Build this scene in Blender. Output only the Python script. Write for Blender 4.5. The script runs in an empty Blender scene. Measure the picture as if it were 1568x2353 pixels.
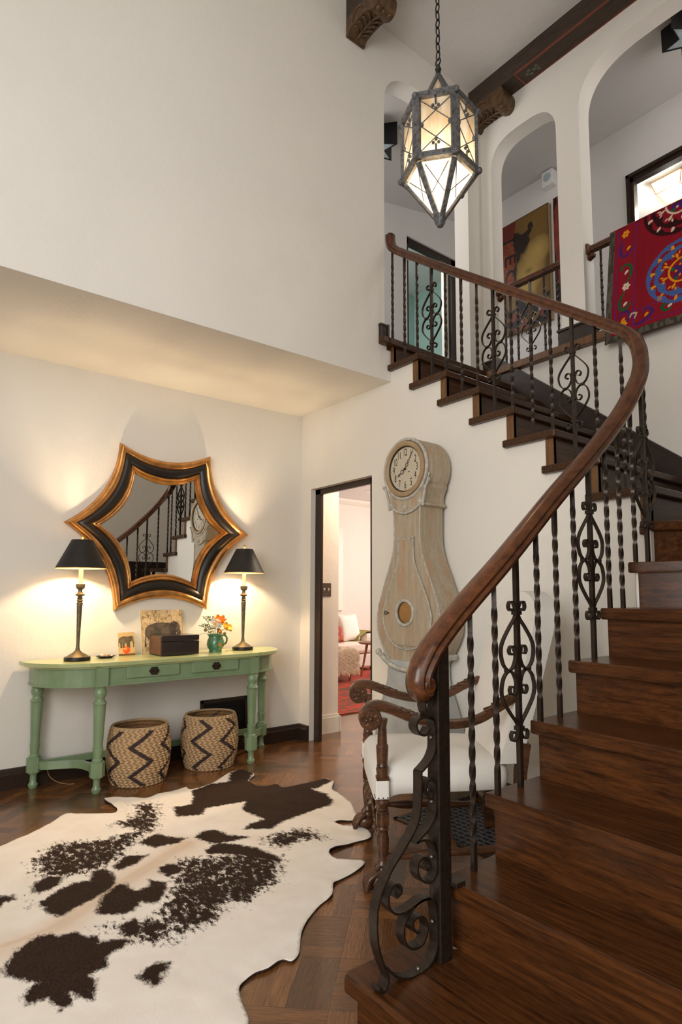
import bpy, bmesh, math, random
import numpy as np
from mathutils import Vector, Matrix
from mathutils.geometry import tessellate_polygon
PI = math.pi
S = bpy.context.scene
COL = S.collection
random.seed(7)

# ------------------------------------------------------------------ camera, world, light, exposure
cam = bpy.data.cameras.new('camera')
cam.sensor_width = 36.0
cam.sensor_fit = 'AUTO'
cam.lens = 1410.0 / 2353.0 * 36.0
cam.shift_x = (784.0 - 840.0) / 2353.0
cam.shift_y = (1231.0 - 1176.5) / 2353.0
cam.clip_start = 0.05
camo = bpy.data.objects.new('camera', cam)
COL.objects.link(camo)
camo.location = (4.309, -2.856, 1.15)
camo.rotation_euler = (math.radians(90 + 5.632), 0, math.radians(50.465))
S.camera = camo

S.view_settings.view_transform = 'Standard'
S.view_settings.look = 'None'
S.view_settings.gamma = 1.0
S.view_settings.use_curve_mapping = False
S.view_settings.exposure = 0.12

W = bpy.data.worlds.new('sky')
S.world = W
W.use_nodes = True
W.node_tree.nodes['Background'].inputs[0].default_value = (0.75, 0.85, 1.0, 1)
W.node_tree.nodes['Background'].inputs[1].default_value = 1.0


def area(name, loc, target, sx, sy, power, color):
    l = bpy.data.lights.new(name, 'AREA')
    l.shape = 'RECTANGLE'; l.size = sx; l.size_y = sy
    l.energy = power; l.color = color
    o = bpy.data.objects.new(name, l); COL.objects.link(o)
    o.location = loc
    o.rotation_euler = (Vector(target) - Vector(loc)).to_track_quat('-Z', 'Y').to_euler()
    return o


def point(name, loc, power, color, r=0.03):
    l = bpy.data.lights.new(name, 'POINT')
    l.energy = power; l.color = color; l.shadow_soft_size = r
    o = bpy.data.objects.new(name, l); COL.objects.link(o)
    o.location = loc
    return o


DAY = (1.0, 0.955, 0.89)
WARM = (1.0, 0.74, 0.46)
area('daylight_through_entry_window', (4.3, -5.1, 2.1), (2.4, 0.0, 1.0), 2.4, 2.7, 135, DAY)
area('daylight_through_side_window', (5.9, -3.2, 3.0), (1.0, -1.5, 2.0), 2.4, 2.6, 32, DAY)
area('gallery_fill', (4.0, 1.85, 4.6), (0.5, 1.85, 4.2), 1.0, 1.2, 15, (1.0, 0.95, 0.90))  # unseen fill added to brighten the gallery walls, no window here
area('landing_fill', (0.3, -0.55, 4.3), (0.7, 2.4, 4.2), 0.8, 1.4, 14, (1.0, 0.96, 0.94))  # unseen fill added to lift the hall back wall and paintings
area('daylight_in_living_room', (-1.6, 4.7, 1.9), (-2.6, 2.0, 1.0), 2.0, 1.6, 70, (1.0, 0.92, 0.85))
area('bedroom_fill', (-1.2, 1.0, 5.2), (-1.2, 2.0, 3.4), 0.8, 0.8, 30, (1.0, 1.0, 1.0))  # added light inside the green-walled room, no window behind it

# ------------------------------------------------------------------ material helpers
class NT:
    def __init__(s, name):
        s.m = bpy.data.materials.new(name); s.m.use_nodes = True
        s.t = s.m.node_tree; s.b = s.t.nodes['Principled BSDF']
    def n(s, typ, **kw):
        nd = s.t.nodes.new(typ)
        for k, v in kw.items():
            if k.startswith('i_'):
                key = k[2:]; key = int(key) if key.isdigit() else key
                nd.inputs[key].default_value = v
            else: setattr(nd, k, v)
        return nd
    def l(s, a, b): s.t.links.new(a, b)
    def set(s, **kw):
        for k, v in kw.items(): s.b.inputs[k.replace('_', ' ')].default_value = v
    def obj_coord(s, scale=(1, 1, 1), rot=(0, 0, 0)):
        tc = s.n('ShaderNodeTexCoord'); mp = s.n('ShaderNodeMapping')
        mp.inputs['Scale'].default_value = scale; mp.inputs['Rotation'].default_value = rot
        s.l(tc.outputs['Object'], mp.inputs[0]); return mp.outputs[0]
    def noise(s, vec, scale, detail=4, rough=0.55, dist=0.0):
        n = s.n('ShaderNodeTexNoise')
        n.inputs['Scale'].default_value = scale; n.inputs['Detail'].default_value = detail
        n.inputs['Roughness'].default_value = rough; n.inputs['Distortion'].default_value = dist
        if vec is not None: s.l(vec, n.inputs['Vector'])
        return n.outputs['Fac']
    def ramp(s, fac, stops):
        r = s.n('ShaderNodeValToRGB'); e = r.color_ramp.elements
        while len(e) < len(stops): e.new(0.5)
        for el, (p, c) in zip(e, stops): el.position = p; el.color = (*c, 1)
        s.l(fac, r.inputs[0]); return r.outputs[0]
    def math(s, op, a, b=None, c=None):
        m = s.n('ShaderNodeMath', operation=op)
        for i, v in enumerate((a, b, c)):
            if v is None: continue
            if isinstance(v, (int, float)): m.inputs[i].default_value = v
            else: s.l(v, m.inputs[i])
        return m.outputs[0]
    def mix(s, fac, a, b, blend='MIX'):
        m = s.n('ShaderNodeMix', data_type='RGBA', blend_type=blend)
        for sock, v in ((m.inputs[0], fac), (m.inputs[6], a), (m.inputs[7], b)):
            if isinstance(v, (int, float)): sock.default_value = v
            elif isinstance(v, tuple): sock.default_value = (*v, 1) if len(v) == 3 else v
            else: s.l(v, sock)
        return m.outputs[2]
    def bump(s, h, strength=0.2, dist=0.01):
        b = s.n('ShaderNodeBump'); b.inputs['Strength'].default_value = strength
        b.inputs['Distance'].default_value = dist
        s.l(h, b.inputs['Height']); s.l(b.outputs[0], s.b.inputs['Normal'])
    def col(s, c): s.l(c, s.b.inputs['Base Color'])


def plain(name, c, rough=0.5, metal=0.0, var=0.12, scale=30, bump=0.0, coat=0.0):
    t = NT(name); t.set(Roughness=rough, Metallic=metal)
    v = t.obj_coord(); nz = t.noise(v, scale)
    lo = tuple(x * (1 - var) for x in c); hi = tuple(min(1, x * (1 + var)) for x in c)
    t.col(t.ramp(nz, [(0.3, lo), (0.7, hi)]))
    if bump: t.bump(nz, bump, 0.004)
    if coat: t.set(Coat_Weight=coat, Coat_Roughness=0.12)
    return t.m


def wood(name, c1, c2, axis='x', rough=0.32, stretch=14, scale=5, coat=0.0, bump=0.08, spec=0.35):
    t = NT(name); t.set(Roughness=rough); t.b.inputs['Specular IOR Level'].default_value = spec
    sc = {'x': (1, stretch, stretch), 'y': (stretch, 1, stretch), 'z': (stretch, stretch, 1)}[axis]
    v = t.obj_coord(sc)
    g = t.noise(v, scale, 6, 0.65, 0.6); f = t.noise(v, scale * 5, 3, 0.7)
    big = t.noise(t.obj_coord(), 2.2, 2)
    k = t.math('ADD', t.math('MULTIPLY', g, 0.7), t.math('MULTIPLY', f, 0.3))
    base = t.ramp(k, [(0.36, c1), (0.62, c2)])
    t.col(t.mix(t.math('MULTIPLY', big, 0.5), base, tuple(x * 0.62 for x in c1)))
    if bump: t.bump(k, bump, 0.002)
    if coat: t.set(Coat_Weight=coat, Coat_Roughness=0.15)
    return t.m


def emit(name, c, strength):
    m = bpy.data.materials.new(name); m.use_nodes = True
    nt = m.node_tree; nt.nodes.clear()
    e = nt.nodes.new('ShaderNodeEmission'); o = nt.nodes.new('ShaderNodeOutputMaterial')
    e.inputs[0].default_value = (*c, 1); e.inputs[1].default_value = strength
    nt.links.new(e.outputs[0], o.inputs[0]); return m


def plaster(name, c):
    t = NT(name); t.set(Roughness=0.85)
    v = t.obj_coord(); a = t.noise(v, 1.6, 3); b = t.noise(v, 9, 5, 0.6)
    t.col(t.ramp(a, [(0.3, tuple(x * 0.965 for x in c)), (0.7, c)]))
    t.bump(b, 0.22, 0.02)
    return t.m


def vcol(name, rough=0.8, spec=0.3):
    t = NT(name); t.set(Roughness=rough)
    t.b.inputs['Specular IOR Level'].default_value = spec
    a = t.n('ShaderNodeVertexColor', layer_name='paint')
    nz = t.noise(t.obj_coord(), 240, 2)
    t.col(t.mix(t.math('MULTIPLY', nz, 0.22), a.outputs[0], (0.0, 0.0, 0.0)))
    return t.m


M = {}
M['plaster'] = plaster('plaster', (0.80, 0.765, 0.70))
M['ceil'] = plaster('ceiling_plaster', (0.76, 0.73, 0.69))
M['hall_wall'] = plaster('hall_plaster', (0.70, 0.68, 0.66))
M['pink'] = plaster('living_room_plaster', (0.83, 0.745, 0.67))
M['cream_paint'] = plain('cream_trim_paint', (0.80, 0.75, 0.65), 0.45, var=0.03)
M['dark_trim'] = wood('dark_trim_wood', (0.022, 0.013, 0.009), (0.05, 0.028, 0.018), 'x', 0.35)
M['teal'] = plain('teal_wall_paint', (0.30, 0.42, 0.37), 0.7, var=0.05, scale=4)
M['tread_x'] = wood('stair_oak_along_x', (0.024, 0.0085, 0.0033), (0.135, 0.046, 0.0125), 'x', 0.3, coat=0.10, spec=0.22)
M['tread_y'] = wood('stair_oak_along_y', (0.026, 0.012, 0.006), (0.105, 0.046, 0.018), 'y', 0.3, coat=0.10, spec=0.22)
M['bracket'] = wood('stair_oak_end_grain', (0.10, 0.045, 0.016), (0.24, 0.115, 0.042), 'z', 0.4)
M['rail_wood'] = wood('handrail_mahogany', (0.038, 0.013, 0.006), (0.18, 0.060, 0.019), 'y', 0.3, stretch=5, scale=6, coat=0.3)
M['chair_wood'] = wood('carved_walnut', (0.035, 0.014, 0.007), (0.15, 0.06, 0.022), 'y', 0.33, stretch=5, scale=8, coat=0.3, bump=0.2)
M['iron'] = plain('wrought_iron', (0.036, 0.024, 0.017), 0.36, 0.5, 0.3, 60, 0.25)
M['rivet'] = plain('bare_steel_screw', (0.30, 0.27, 0.24), 0.35, 0.9)
M['green'] = plain('sage_green_paint', (0.21, 0.305, 0.165), 0.35, var=0.10, scale=7, coat=0.35)
M['green_top'] = plain('pale_green_table_top_paint', (0.42, 0.47, 0.22), 0.3, var=0.08, scale=5, coat=0.4)
M['gold'] = plain('aged_gold_leaf', (0.62, 0.30, 0.095), 0.30, 0.85, 0.3, 14, 0.1)
M['ebony'] = plain('black_lacquer_band', (0.014, 0.010, 0.008), 0.38, var=0.2)
M['mirror'] = plain('silvered_mirror_glass', (0.92, 0.93, 0.92), 0.0, 1.0, 0.0)
M['lamp_black'] = plain('black_card_lampshade', (0.010, 0.008, 0.007), 0.55, var=0.2)
M['shade_gold'] = plain('gold_foil_shade_lining', (0.95, 0.70, 0.30), 0.35, 0.4, 0.05)
M['candle'] = plain('ivory_candle_sleeve', (0.86, 0.80, 0.66), 0.5, var=0.03)
M['bronze'] = plain('verdigris_bronze', (0.15, 0.125, 0.075), 0.45, 0.5, 0.35, 45, 0.2)
M['white_linen'] = plain('white_linen_upholstery', (0.82, 0.79, 0.74), 0.9, var=0.03, scale=220, bump=0.05)
M['clock_white'] = plain('pale_blue_grey_moulding_paint', (0.46, 0.435, 0.38), 0.6, var=0.3, scale=40, bump=0.3)
M['dial'] = plain('cream_clock_dial', (0.52, 0.46, 0.35), 0.5, var=0.08, scale=60)
M['dark_metal'] = plain('dark_brass', (0.05, 0.035, 0.022), 0.4, 0.6)
M['brass_glass'] = plain('amber_brass_disc', (0.24, 0.145, 0.06), 0.25, 0.7)
M['lantern_metal'] = plain('grey_painted_lantern_iron', (0.115, 0.115, 0.12), 0.55, 0.3, 0.6, 55, 0.5)
M['beam_wood'] = wood('painted_beam_timber', (0.030, 0.021, 0.015), (0.085, 0.055, 0.036), 'x', 0.6, stretch=10, scale=5)
M['corbel_wood'] = plain('gilded_carved_corbel', (0.095, 0.050, 0.020), 0.42, 0.15, 0.55, 24, 0.5)
M['red_line'] = plain('red_painted_stripe', (0.20, 0.045, 0.022), 0.6)
M['black_metal'] = plain('black_metal', (0.012, 0.011, 0.011), 0.4, 0.3)
M['frost'] = plain('frosted_star_glass', (0.42, 0.50, 0.52), 0.4)
M['white_plastic'] = plain('white_plastic', (0.78, 0.77, 0.76), 0.4, var=0.02)
M['switch_brown'] = plain('brown_switch_plate', (0.085, 0.060, 0.045), 0.4, var=0.05)
M['ivory'] = plain('ivory_plastic', (0.72, 0.66, 0.5), 0.4, var=0.02)
M['box_wood'] = wood('dark_rosewood_box', (0.014, 0.008, 0.009), (0.028, 0.014, 0.013), 'y', 0.25, coat=0.5)
M['box_end'] = wood('worn_mahogany_box_end', (0.045, 0.017, 0.010), (0.14, 0.045, 0.022), 'x', 0.3, coat=0.4)
M['jug'] = plain('green_glazed_pottery', (0.06, 0.185, 0.095), 0.15, var=0.5, scale=35, coat=0.6)
M['petal_white'] = plain('white_petal', (0.9, 0.87, 0.75), 0.6, var=0.03)
M['petal_yellow'] = plain('yellow_petal', (0.85, 0.50, 0.02), 0.6, var=0.1)
M['petal_orange'] = plain('orange_petal', (0.90, 0.27, 0.01), 0.6, var=0.12)
M['stem'] = plain('green_stem', (0.12, 0.16, 0.04), 0.6)
M['bud'] = plain('olive_bud', (0.20, 0.17, 0.07), 0.6)
M['amber_bead'] = plain('ochre_pottery_medallion', (0.48, 0.22, 0.04), 0.3)
M['mud_cork'] = plain('tarnished_plate', (0.035, 0.028, 0.02), 0.35, 0.6)
M['coin'] = plain('copper_and_shell_trinket', (0.46, 0.26, 0.14), 0.4, 0.4, 0.3, 90)
M['cord'] = plain('pale_brown_flex', (0.32, 0.18, 0.07), 0.5)
M['sofa'] = plain('blush_cream_sofa_fabric', (0.84, 0.73, 0.63), 0.9, var=0.04, scale=60)
M['cushion'] = plain('ivory_cushion', (0.88, 0.81, 0.73), 0.9, var=0.03)
M['olive_throw'] = plain('olive_throw_wool', (0.36, 0.30, 0.09), 0.95, var=0.15, scale=80)
M['fur'] = plain('cream_sheepskin', (0.86, 0.72, 0.58), 0.95, var=0.15, scale=90, bump=0.6)
M['table_wood'] = wood('walnut_side_table', (0.16, 0.06, 0.028), (0.36, 0.15, 0.07), 'y', 0.35)
M['page'] = vcol('printed_paper', 0.6)
M['canvas'] = vcol('painted_canvas', 0.55)
M['textile'] = vcol('embroidered_cloth', 0.95, 0.1)
M['bulb'] = emit('glowing_bulb', (1.0, 0.80, 0.52), 28)
M['downlight'] = emit('downlight_glow', (1.0, 0.86, 0.66), 9)
M['hall_glass'] = emit('lit_ceiling_fixture_glass', (1.0, 0.90, 0.70), 3.0)


def floor_mat():
    t = NT('parquet_basket_weave'); t.set(Roughness=0.22, Coat_Weight=0.2, Coat_Roughness=0.12)
    cell = 0.25; npl = 4
    v = t.obj_coord((1 / cell, 1 / cell, 1), (0, 0, math.radians(45)))
    sp = t.n('ShaderNodeSeparateXYZ'); t.l(v, sp.inputs[0])
    x, y = sp.outputs[0], sp.outputs[1]
    fx, fy = t.math('FLOOR', x), t.math('FLOOR', y)
    par = t.math('FLOORED_MODULO', t.math('ADD', fx, fy), 2.0)
    rx, ry = t.math('SUBTRACT', x, fx), t.math('SUBTRACT', y, fy)
    inv = t.math('SUBTRACT', 1.0, par)
    def sel(a, b): return t.math('ADD', t.math('MULTIPLY', a, par), t.math('MULTIPLY', b, inv))
    across = t.math('MULTIPLY', sel(rx, ry), float(npl)); along = sel(y, x)
    idx = t.math('FLOOR', across)
    cb = t.n('ShaderNodeCombineXYZ')
    t.l(fx, cb.inputs[0]); t.l(fy, cb.inputs[1]); t.l(idx, cb.inputs[2])
    wn = t.n('ShaderNodeTexWhiteNoise', noise_dimensions='3D'); t.l(cb.outputs[0], wn.inputs['Vector'])
    rnd = wn.outputs['Value']
    g = t.n('ShaderNodeCombineXYZ')
    t.l(t.math('MULTIPLY', along, 1.2), g.inputs[0]); t.l(t.math('MULTIPLY', across, 5.0), g.inputs[1])
    t.l(t.math('MULTIPLY', rnd, 40.0), g.inputs[2])
    gr = t.noise(g.outputs[0], 3.0, 5, 0.65, 0.5)
    base = t.ramp(gr, [(0.32, (0.092, 0.035, 0.011)), (0.68, (0.30, 0.125, 0.037))])
    base = t.mix(t.math('MULTIPLY', rnd, 0.75), base, (0.042, 0.017, 0.008))
    f = t.math('SUBTRACT', across, idx)
    e1 = t.math('LESS_THAN', f, 0.035)
    e2 = t.math('LESS_THAN', t.math('FRACT', along), 0.01)
    edge = t.math('MAXIMUM', e1, e2)
    t.col(t.mix(t.math('MULTIPLY', edge, 0.6), base, (0.015, 0.007, 0.004)))
    rr = t.math('ADD', 0.17, t.math('MULTIPLY', gr, 0.14)); t.l(rr, t.b.inputs['Roughness'])
    t.bump(t.math('SUBTRACT', 1.0, edge), 0.15, 0.002)
    return t.m


M['floor'] = floor_mat()


def clock_paint():
    t = NT('distressed_grey_clock_paint'); t.set(Roughness=0.6)
    v = t.obj_coord((22, 22, 2.2)); s1 = t.noise(v, 2.0, 6, 0.7)
    s2 = t.noise(t.obj_coord((6, 6, 1.6)), 2.0, 4); s3 = t.noise(t.obj_coord((40, 40, 6)), 3.0, 3)
    base = t.ramp(s1, [(0.3, (0.335, 0.262, 0.172)), (0.7, (0.47, 0.40, 0.30))])
    rub = t.ramp(s2, [(0.50, (0, 0, 0)), (0.66, (1, 1, 1))])
    c = t.mix(t.math('MULTIPLY', rub, 0.6), base, (0.42, 0.24, 0.125))
    fl = t.ramp(s3, [(0.60, (0, 0, 0)), (0.72, (1, 1, 1))])
    t.col(t.mix(t.math('MULTIPLY', fl, 0.25), c, (0.56, 0.57, 0.54)))
    t.bump(s1, 0.2, 0.003)
    return t.m


M['clock'] = clock_paint()
M['clock_base'] = plain('blue_grey_clock_base_paint', (0.44, 0.455, 0.435), 0.6, var=0.14, scale=9, bump=0.1)


def pane_mat():
    m = bpy.data.materials.new('mottled_lantern_glass'); m.use_nodes = True
    nt = m.node_tree; nt.nodes.clear(); N = nt.nodes.new
    out = N('ShaderNodeOutputMaterial'); tc = N('ShaderNodeTexCoord'); mp = N('ShaderNodeMapping')
    mp.inputs['Scale'].default_value = (6, 6, 1.8)
    nz = N('ShaderNodeTexNoise'); nz.inputs['Scale'].default_value = 5; nz.inputs['Detail'].default_value = 5
    rp = N('ShaderNodeValToRGB')
    rp.color_ramp.elements[0].position = 0.35; rp.color_ramp.elements[0].color = (0.88, 0.70, 0.46, 1)
    rp.color_ramp.elements[1].position = 0.62; rp.color_ramp.elements[1].color = (1.0, 0.96, 0.88, 1)
    tl = N('ShaderNodeBsdfTranslucent'); tr = N('ShaderNodeBsdfTransparent'); gl = N('ShaderNodeBsdfDiffuse')
    a = N('ShaderNodeMixShader'); a.inputs[0].default_value = 0.34
    b = N('ShaderNodeMixShader'); b.inputs[0].default_value = 0.25
    L = nt.links.new
    L(tc.outputs['Object'], mp.inputs[0]); L(mp.outputs[0], nz.inputs['Vector']); L(nz.outputs['Fac'], rp.inputs[0])
    L(rp.outputs[0], tl.inputs[0]); L(rp.outputs[0], gl.inputs[0]); L(rp.outputs[0], tr.inputs[0])
    L(tl.outputs[0], b.inputs[1]); L(gl.outputs[0], b.inputs[2])
    L(b.outputs[0], a.inputs[1]); L(tr.outputs[0], a.inputs[2])
    L(a.outputs[0], out.inputs[0])
    return m


M['pane'] = pane_mat()


def basket_mat():
    t = NT('woven_seagrass'); t.set(Roughness=0.75)
    a = t.n('ShaderNodeVertexColor', layer_name='paint')
    nz = t.noise(t.obj_coord(), 60, 3)
    t.col(t.mix(t.math('MULTIPLY', nz, 0.55), a.outputs[0], (0.10, 0.05, 0.02)))
    return t.m


M['basket'] = basket_mat()


def hide_mat():
    t = NT('brindled_cowhide'); t.set(Roughness=0.8); t.b.inputs['Specular IOR Level'].default_value = 0.12
    a = t.n('ShaderNodeVertexColor', layer_name='paint')
    sp = t.n('ShaderNodeSeparateColor'); t.l(a.outputs[0], sp.inputs[0])
    v1 = t.obj_coord((1, 1.9, 1), (0, 0, math.radians(38)))
    n1 = t.noise(v1, 26, 4, 0.65); n2 = t.noise(v1, 90, 3, 0.7); n3 = t.noise(t.obj_coord(), 7, 3)
    jit = t.math('ADD', t.math('MULTIPLY', t.math('SUBTRACT', n1, 0.5), 0.55), t.math('MULTIPLY', t.math('SUBTRACT', n2, 0.5), 0.35))
    solid = t.math('ADD', t.math('SUBTRACT', sp.outputs[0], 0.5), t.math('MULTIPLY', jit, 0.62))
    k1 = t.math('MULTIPLY_ADD', solid, 9.0, 0.5)
    k1 = t.math('MINIMUM', t.math('MAXIMUM', k1, 0.0), 1.0)
    spk = t.math('ADD', t.math('SUBTRACT', t.math('ADD', t.math('MULTIPLY', n1, 0.75), t.math('MULTIPLY', n2, 0.35)), 0.87),
                 t.math('MULTIPLY', sp.outputs[1], 0.44))
    k2 = t.math('MINIMUM', t.math('MAXIMUM', t.math('MULTIPLY_ADD', spk, 9.0, 0.3), 0.0), 1.0)
    k = t.math('MAXIMUM', k1, k2)
    white = t.ramp(n3, [(0.3, (0.80, 0.73, 0.65)), (0.7, (0.86, 0.81, 0.745))])
    white = t.mix(t.math('MULTIPLY', sp.outputs[2], 0.55), white, (0.60, 0.40, 0.24))
    dark = t.ramp(n2, [(0.3, (0.010, 0.006, 0.005)), (0.75, (0.050, 0.025, 0.014))])
    t.col(t.mix(k, white, dark))
    t.bump(n2, 0.12, 0.004)
    return t.m


M['hide'] = hide_mat()
M['hide_back'] = plain('brown_hide_edge', (0.045, 0.028, 0.02), 0.8)


def rug_mat():
    t = NT('red_overdyed_rug'); t.set(Roughness=0.95)
    n1 = t.noise(t.obj_coord((3, 1.2, 1)), 3.2, 5, 0.7, 1.2); n2 = t.noise(t.obj_coord(), 22, 4, 0.7)
    c = t.ramp(n1, [(0.40, (0.55, 0.04, 0.012)), (0.48, (0.40, 0.035, 0.012)), (0.56, (0.13, 0.055, 0.03))])
    k = t.ramp(n2, [(0.52, (0, 0, 0)), (0.62, (1, 1, 1))])
    t.col(t.mix(t.math('MULTIPLY', k, 0.6), c, (0.12, 0.06, 0.035)))
    return t.m


M['red_rug'] = rug_mat()


def kilim_mat():
    t = NT('red_patterned_cushion_cloth'); t.set(Roughness=0.9)
    vo = t.n('ShaderNodeTexVoronoi'); vo.inputs['Scale'].default_value = 26
    t.l(t.obj_coord(), vo.inputs['Vector'])
    sp = t.n('ShaderNodeSeparateColor'); t.l(vo.outputs['Color'], sp.inputs[0])
    t.col(t.ramp(sp.outputs[0], [(0.0, (0.45, 0.06, 0.05)), (0.4, (0.50, 0.16, 0.06)), (0.65, (0.52, 0.34, 0.12)), (0.9, (0.40, 0.05, 0.08))]))
    return t.m


M['kilim'] = kilim_mat()

# ------------------------------------------------------------------ mesh helpers
class MB:
    def __init__(s): s.v = []; s.f = []
    def add(s, vs, fs):
        b = len(s.v); s.v += [tuple(p) for p in vs]; s.f += [tuple(i + b for i in q) for q in fs]; return s
    def box(s, x0, x1, y0, y1, z0, z1):
        vs = [(x, y, z) for x in (x0, x1) for y in (y0, y1) for z in (z0, z1)]
        return s.add(vs, [(0, 1, 3, 2), (4, 6, 7, 5), (0, 4, 5, 1), (2, 3, 7, 6), (0, 2, 6, 4), (1, 5, 7, 3)])
    def obox(s, c, u, v, w):
        c, u, v, w = map(Vector, (c, u, v, w)); vs = [c + a * u + b * v + d * w for a in (-1, 1) for b in (-1, 1) for d in (-1, 1)]
        return s.add(vs, [(0, 1, 3, 2), (4, 6, 7, 5), (0, 4, 5, 1), (2, 3, 7, 6), (0, 2, 6, 4), (1, 5, 7, 3)])
    def prism(s, poly, a, b, f=None):
        """poly 2D extruded between a and b; f maps (p, q, t) to 3D (default x, y, z)."""
        f = f or (lambda p, q, t: (p, q, t)); n = len(poly)
        vs = [f(p, q, a) for p, q in poly] + [f(p, q, b) for p, q in poly]
        tri = [tuple(t) for t in tessellate_polygon([[Vector((p, q, 0)) for p, q in poly]])]
        fs = [t for t in tri] + [tuple(i + n for i in t[::-1]) for t in tri]
        fs += [(i, (i + 1) % n, (i + 1) % n + n, i + n) for i in range(n)]
        return s.add(vs, fs)
    def panel(s, poly, holes, a, b, f):
        loops = [poly] + holes; allp = [p for l in loops for p in l]; n = len(allp)
        tri = [tuple(t) for t in tessellate_polygon([[Vector((p, q, 0)) for p, q in l] for l in loops])]
        vs = [f(p, q, a) for p, q in allp] + [f(p, q, b) for p, q in allp]
        fs = list(tri) + [tuple(i + n for i in t[::-1]) for t in tri]
        o = 0
        for l in loops:
            m = len(l); fs += [(o + i, o + (i + 1) % m, o + (i + 1) % m + n, o + i + n) for i in range(m)]; o += m
        return s.add(vs, fs)
    def lathe(s, prof, n=20, c=(0, 0, 0), axis='z'):
        vs = []; fs = []
        for r, h in prof:
            for k in range(n):
                a = 2 * PI * k / n; p, q = r * math.cos(a), r * math.sin(a)
                vs.append({'z': (c[0] + p, c[1] + q, c[2] + h), 'x': (c[0] + h, c[1] + p, c[2] + q), 'y': (c[0] + p, c[1] + h, c[2] + q)}[axis])
        m = len(prof)
        for i in range(m - 1):
            for k in range(n):
                fs.append((i * n + k, i * n + (k + 1) % n, (i + 1) * n + (k + 1) % n, (i + 1) * n + k))
        fs.append(tuple(range(n))[::-1]); fs.append(tuple((m - 1) * n + k for k in range(n)))
        return s.add(vs, fs)
    def sweep(s, path, sec, normal, closed=False, scale=None, caps=True):
        """sec: 2D points (a, b): a along normal, b along tangent x normal."""
        P = [Vector(p) for p in path]; n = len(P); m = len(sec); vs = []
        for i in range(n):
            if closed: t = P[(i + 1) % n] - P[i - 1]
            else: t = P[min(i + 1, n - 1)] - P[max(i - 1, 0)]
            t.normalize()
            nn = Vector(normal[i] if isinstance(normal, list) else normal)
            nn = (nn - t * nn.dot(t)).normalized(); b = t.cross(nn)
            k = scale[i] if scale else 1.0
            vs += [P[i] + nn * (a * k) + b * (c * k) for a, c in sec]
        fs = []
        for i in range(n if closed else n - 1):
            j = (i + 1) % n
            for q in range(m): fs.append((i * m + q, i * m + (q + 1) % m, j * m + (q + 1) % m, j * m + q))
        if not closed and caps:
            fs.append(tuple(range(m))[::-1]); fs.append(tuple((n - 1) * m + q for q in range(m)))
        return s.add(vs, fs)
    def tube(s, path, r, n=8, closed=False):
        P = [Vector(p) for p in path]; m = len(P); vs = []; fs = []
        ref = Vector((0.13, 0.27, 0.95))
        for i in range(m):
            t = (P[(i + 1) % m] - P[i - 1]) if closed else (P[min(i + 1, m - 1)] - P[max(i - 1, 0)])
            t.normalize()
            a = t.cross(ref)
            if a.length < 1e-3: a = t.cross(Vector((1, 0, 0)))
            a.normalize(); b = t.cross(a); ref = -t.cross(a) if False else ref
            rr = r[i] if isinstance(r, (list, tuple)) else r
            vs += [P[i] + a * (rr * math.cos(2 * PI * k / n)) + b * (rr * math.sin(2 * PI * k / n)) for k in range(n)]
        for i in range(m if closed else m - 1):
            j = (i + 1) % m
            for k in range(n): fs.append((i * n + k, i * n + (k + 1) % n, j * n + (k + 1) % n, j * n + k))
        if not closed:
            fs.append(tuple(range(n))[::-1]); fs.append(tuple((m - 1) * n + k for k in range(n)))
        return s.add(vs, fs)
    def ball(s, c, r, n=12, sq=(1, 1, 1)):
        prof = [(max(1e-4, r * math.sin(PI * i / n)), -r * math.cos(PI * i / n)) for i in range(n + 1)]
        t = MB().lathe(prof, n * 2)
        return s.add([(c[0] + p[0] * sq[0], c[1] + p[1] * sq[1], c[2] + p[2] * sq[2]) for p in t.v], t.f)
    def xf(s, fn): s.v = [tuple(fn(Vector(p))) for p in s.v]; return s
    def build(s, name, mat, parent=None, smooth=None, bevel=0, loc=None, wn=False):
        me = bpy.data.meshes.new(name); me.from_pydata([tuple(p) for p in s.v], [], s.f); me.validate()
        bm = bmesh.new(); bm.from_mesh(me)
        bmesh.ops.recalc_face_normals(bm, faces=bm.faces[:]); bm.to_mesh(me); bm.free()
        o = bpy.data.objects.new(name, me); COL.objects.link(o)
        if mat: me.materials.append(M[mat] if isinstance(mat, str) else mat)
        if parent: o.parent = parent
        if loc: o.location = loc
        if bevel:
            b = o.modifiers.new('bevel', 'BEVEL'); b.width = bevel; b.segments = 2; b.limit_method = 'ANGLE'; b.angle_limit = math.radians(40)
        if smooth is not None:
            for p in me.polygons: p.use_smooth = True
            me.set_sharp_from_angle(angle=math.radians(smooth))
        return o


def cat(pts, n=6, closed=False):
    """Catmull-Rom through points of any dimension."""
    P = [Vector(p) for p in pts]; m = len(P); out = []
    for i in range(m if closed else m - 1):
        if closed: a, b, c, d = P[i - 1], P[i], P[(i + 1) % m], P[(i + 2) % m]
        else: a, b, c, d = P[max(i - 1, 0)], P[i], P[i + 1], P[min(i + 2, m - 1)]
        for k in range(n):
            t = k / n
            out.append(0.5 * ((2 * b) + (c - a) * t + (2 * a - 5 * b + 4 * c - d) * t * t + (3 * b - a - 3 * c + d) * t ** 3))
    if not closed: out.append(P[-1].copy())
    return out


def tag(o, label, category, group=None):
    o['label'] = label; o['category'] = category
    if group: o['group'] = group
    return o


def thing(name, label, category, loc=(0, 0, 0), rz=0.0, group=None):
    o = bpy.data.objects.new(name, None); COL.objects.link(o)
    o.location = loc; o.rotation_euler = (0, 0, rz); o.empty_display_size = 0.05
    return tag(o, label, category, group)


def structure(o, label=None, category=None):
    o['kind'] = 'structure'
    if label: o['label'] = label
    if category: o['category'] = category
    return o


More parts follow.
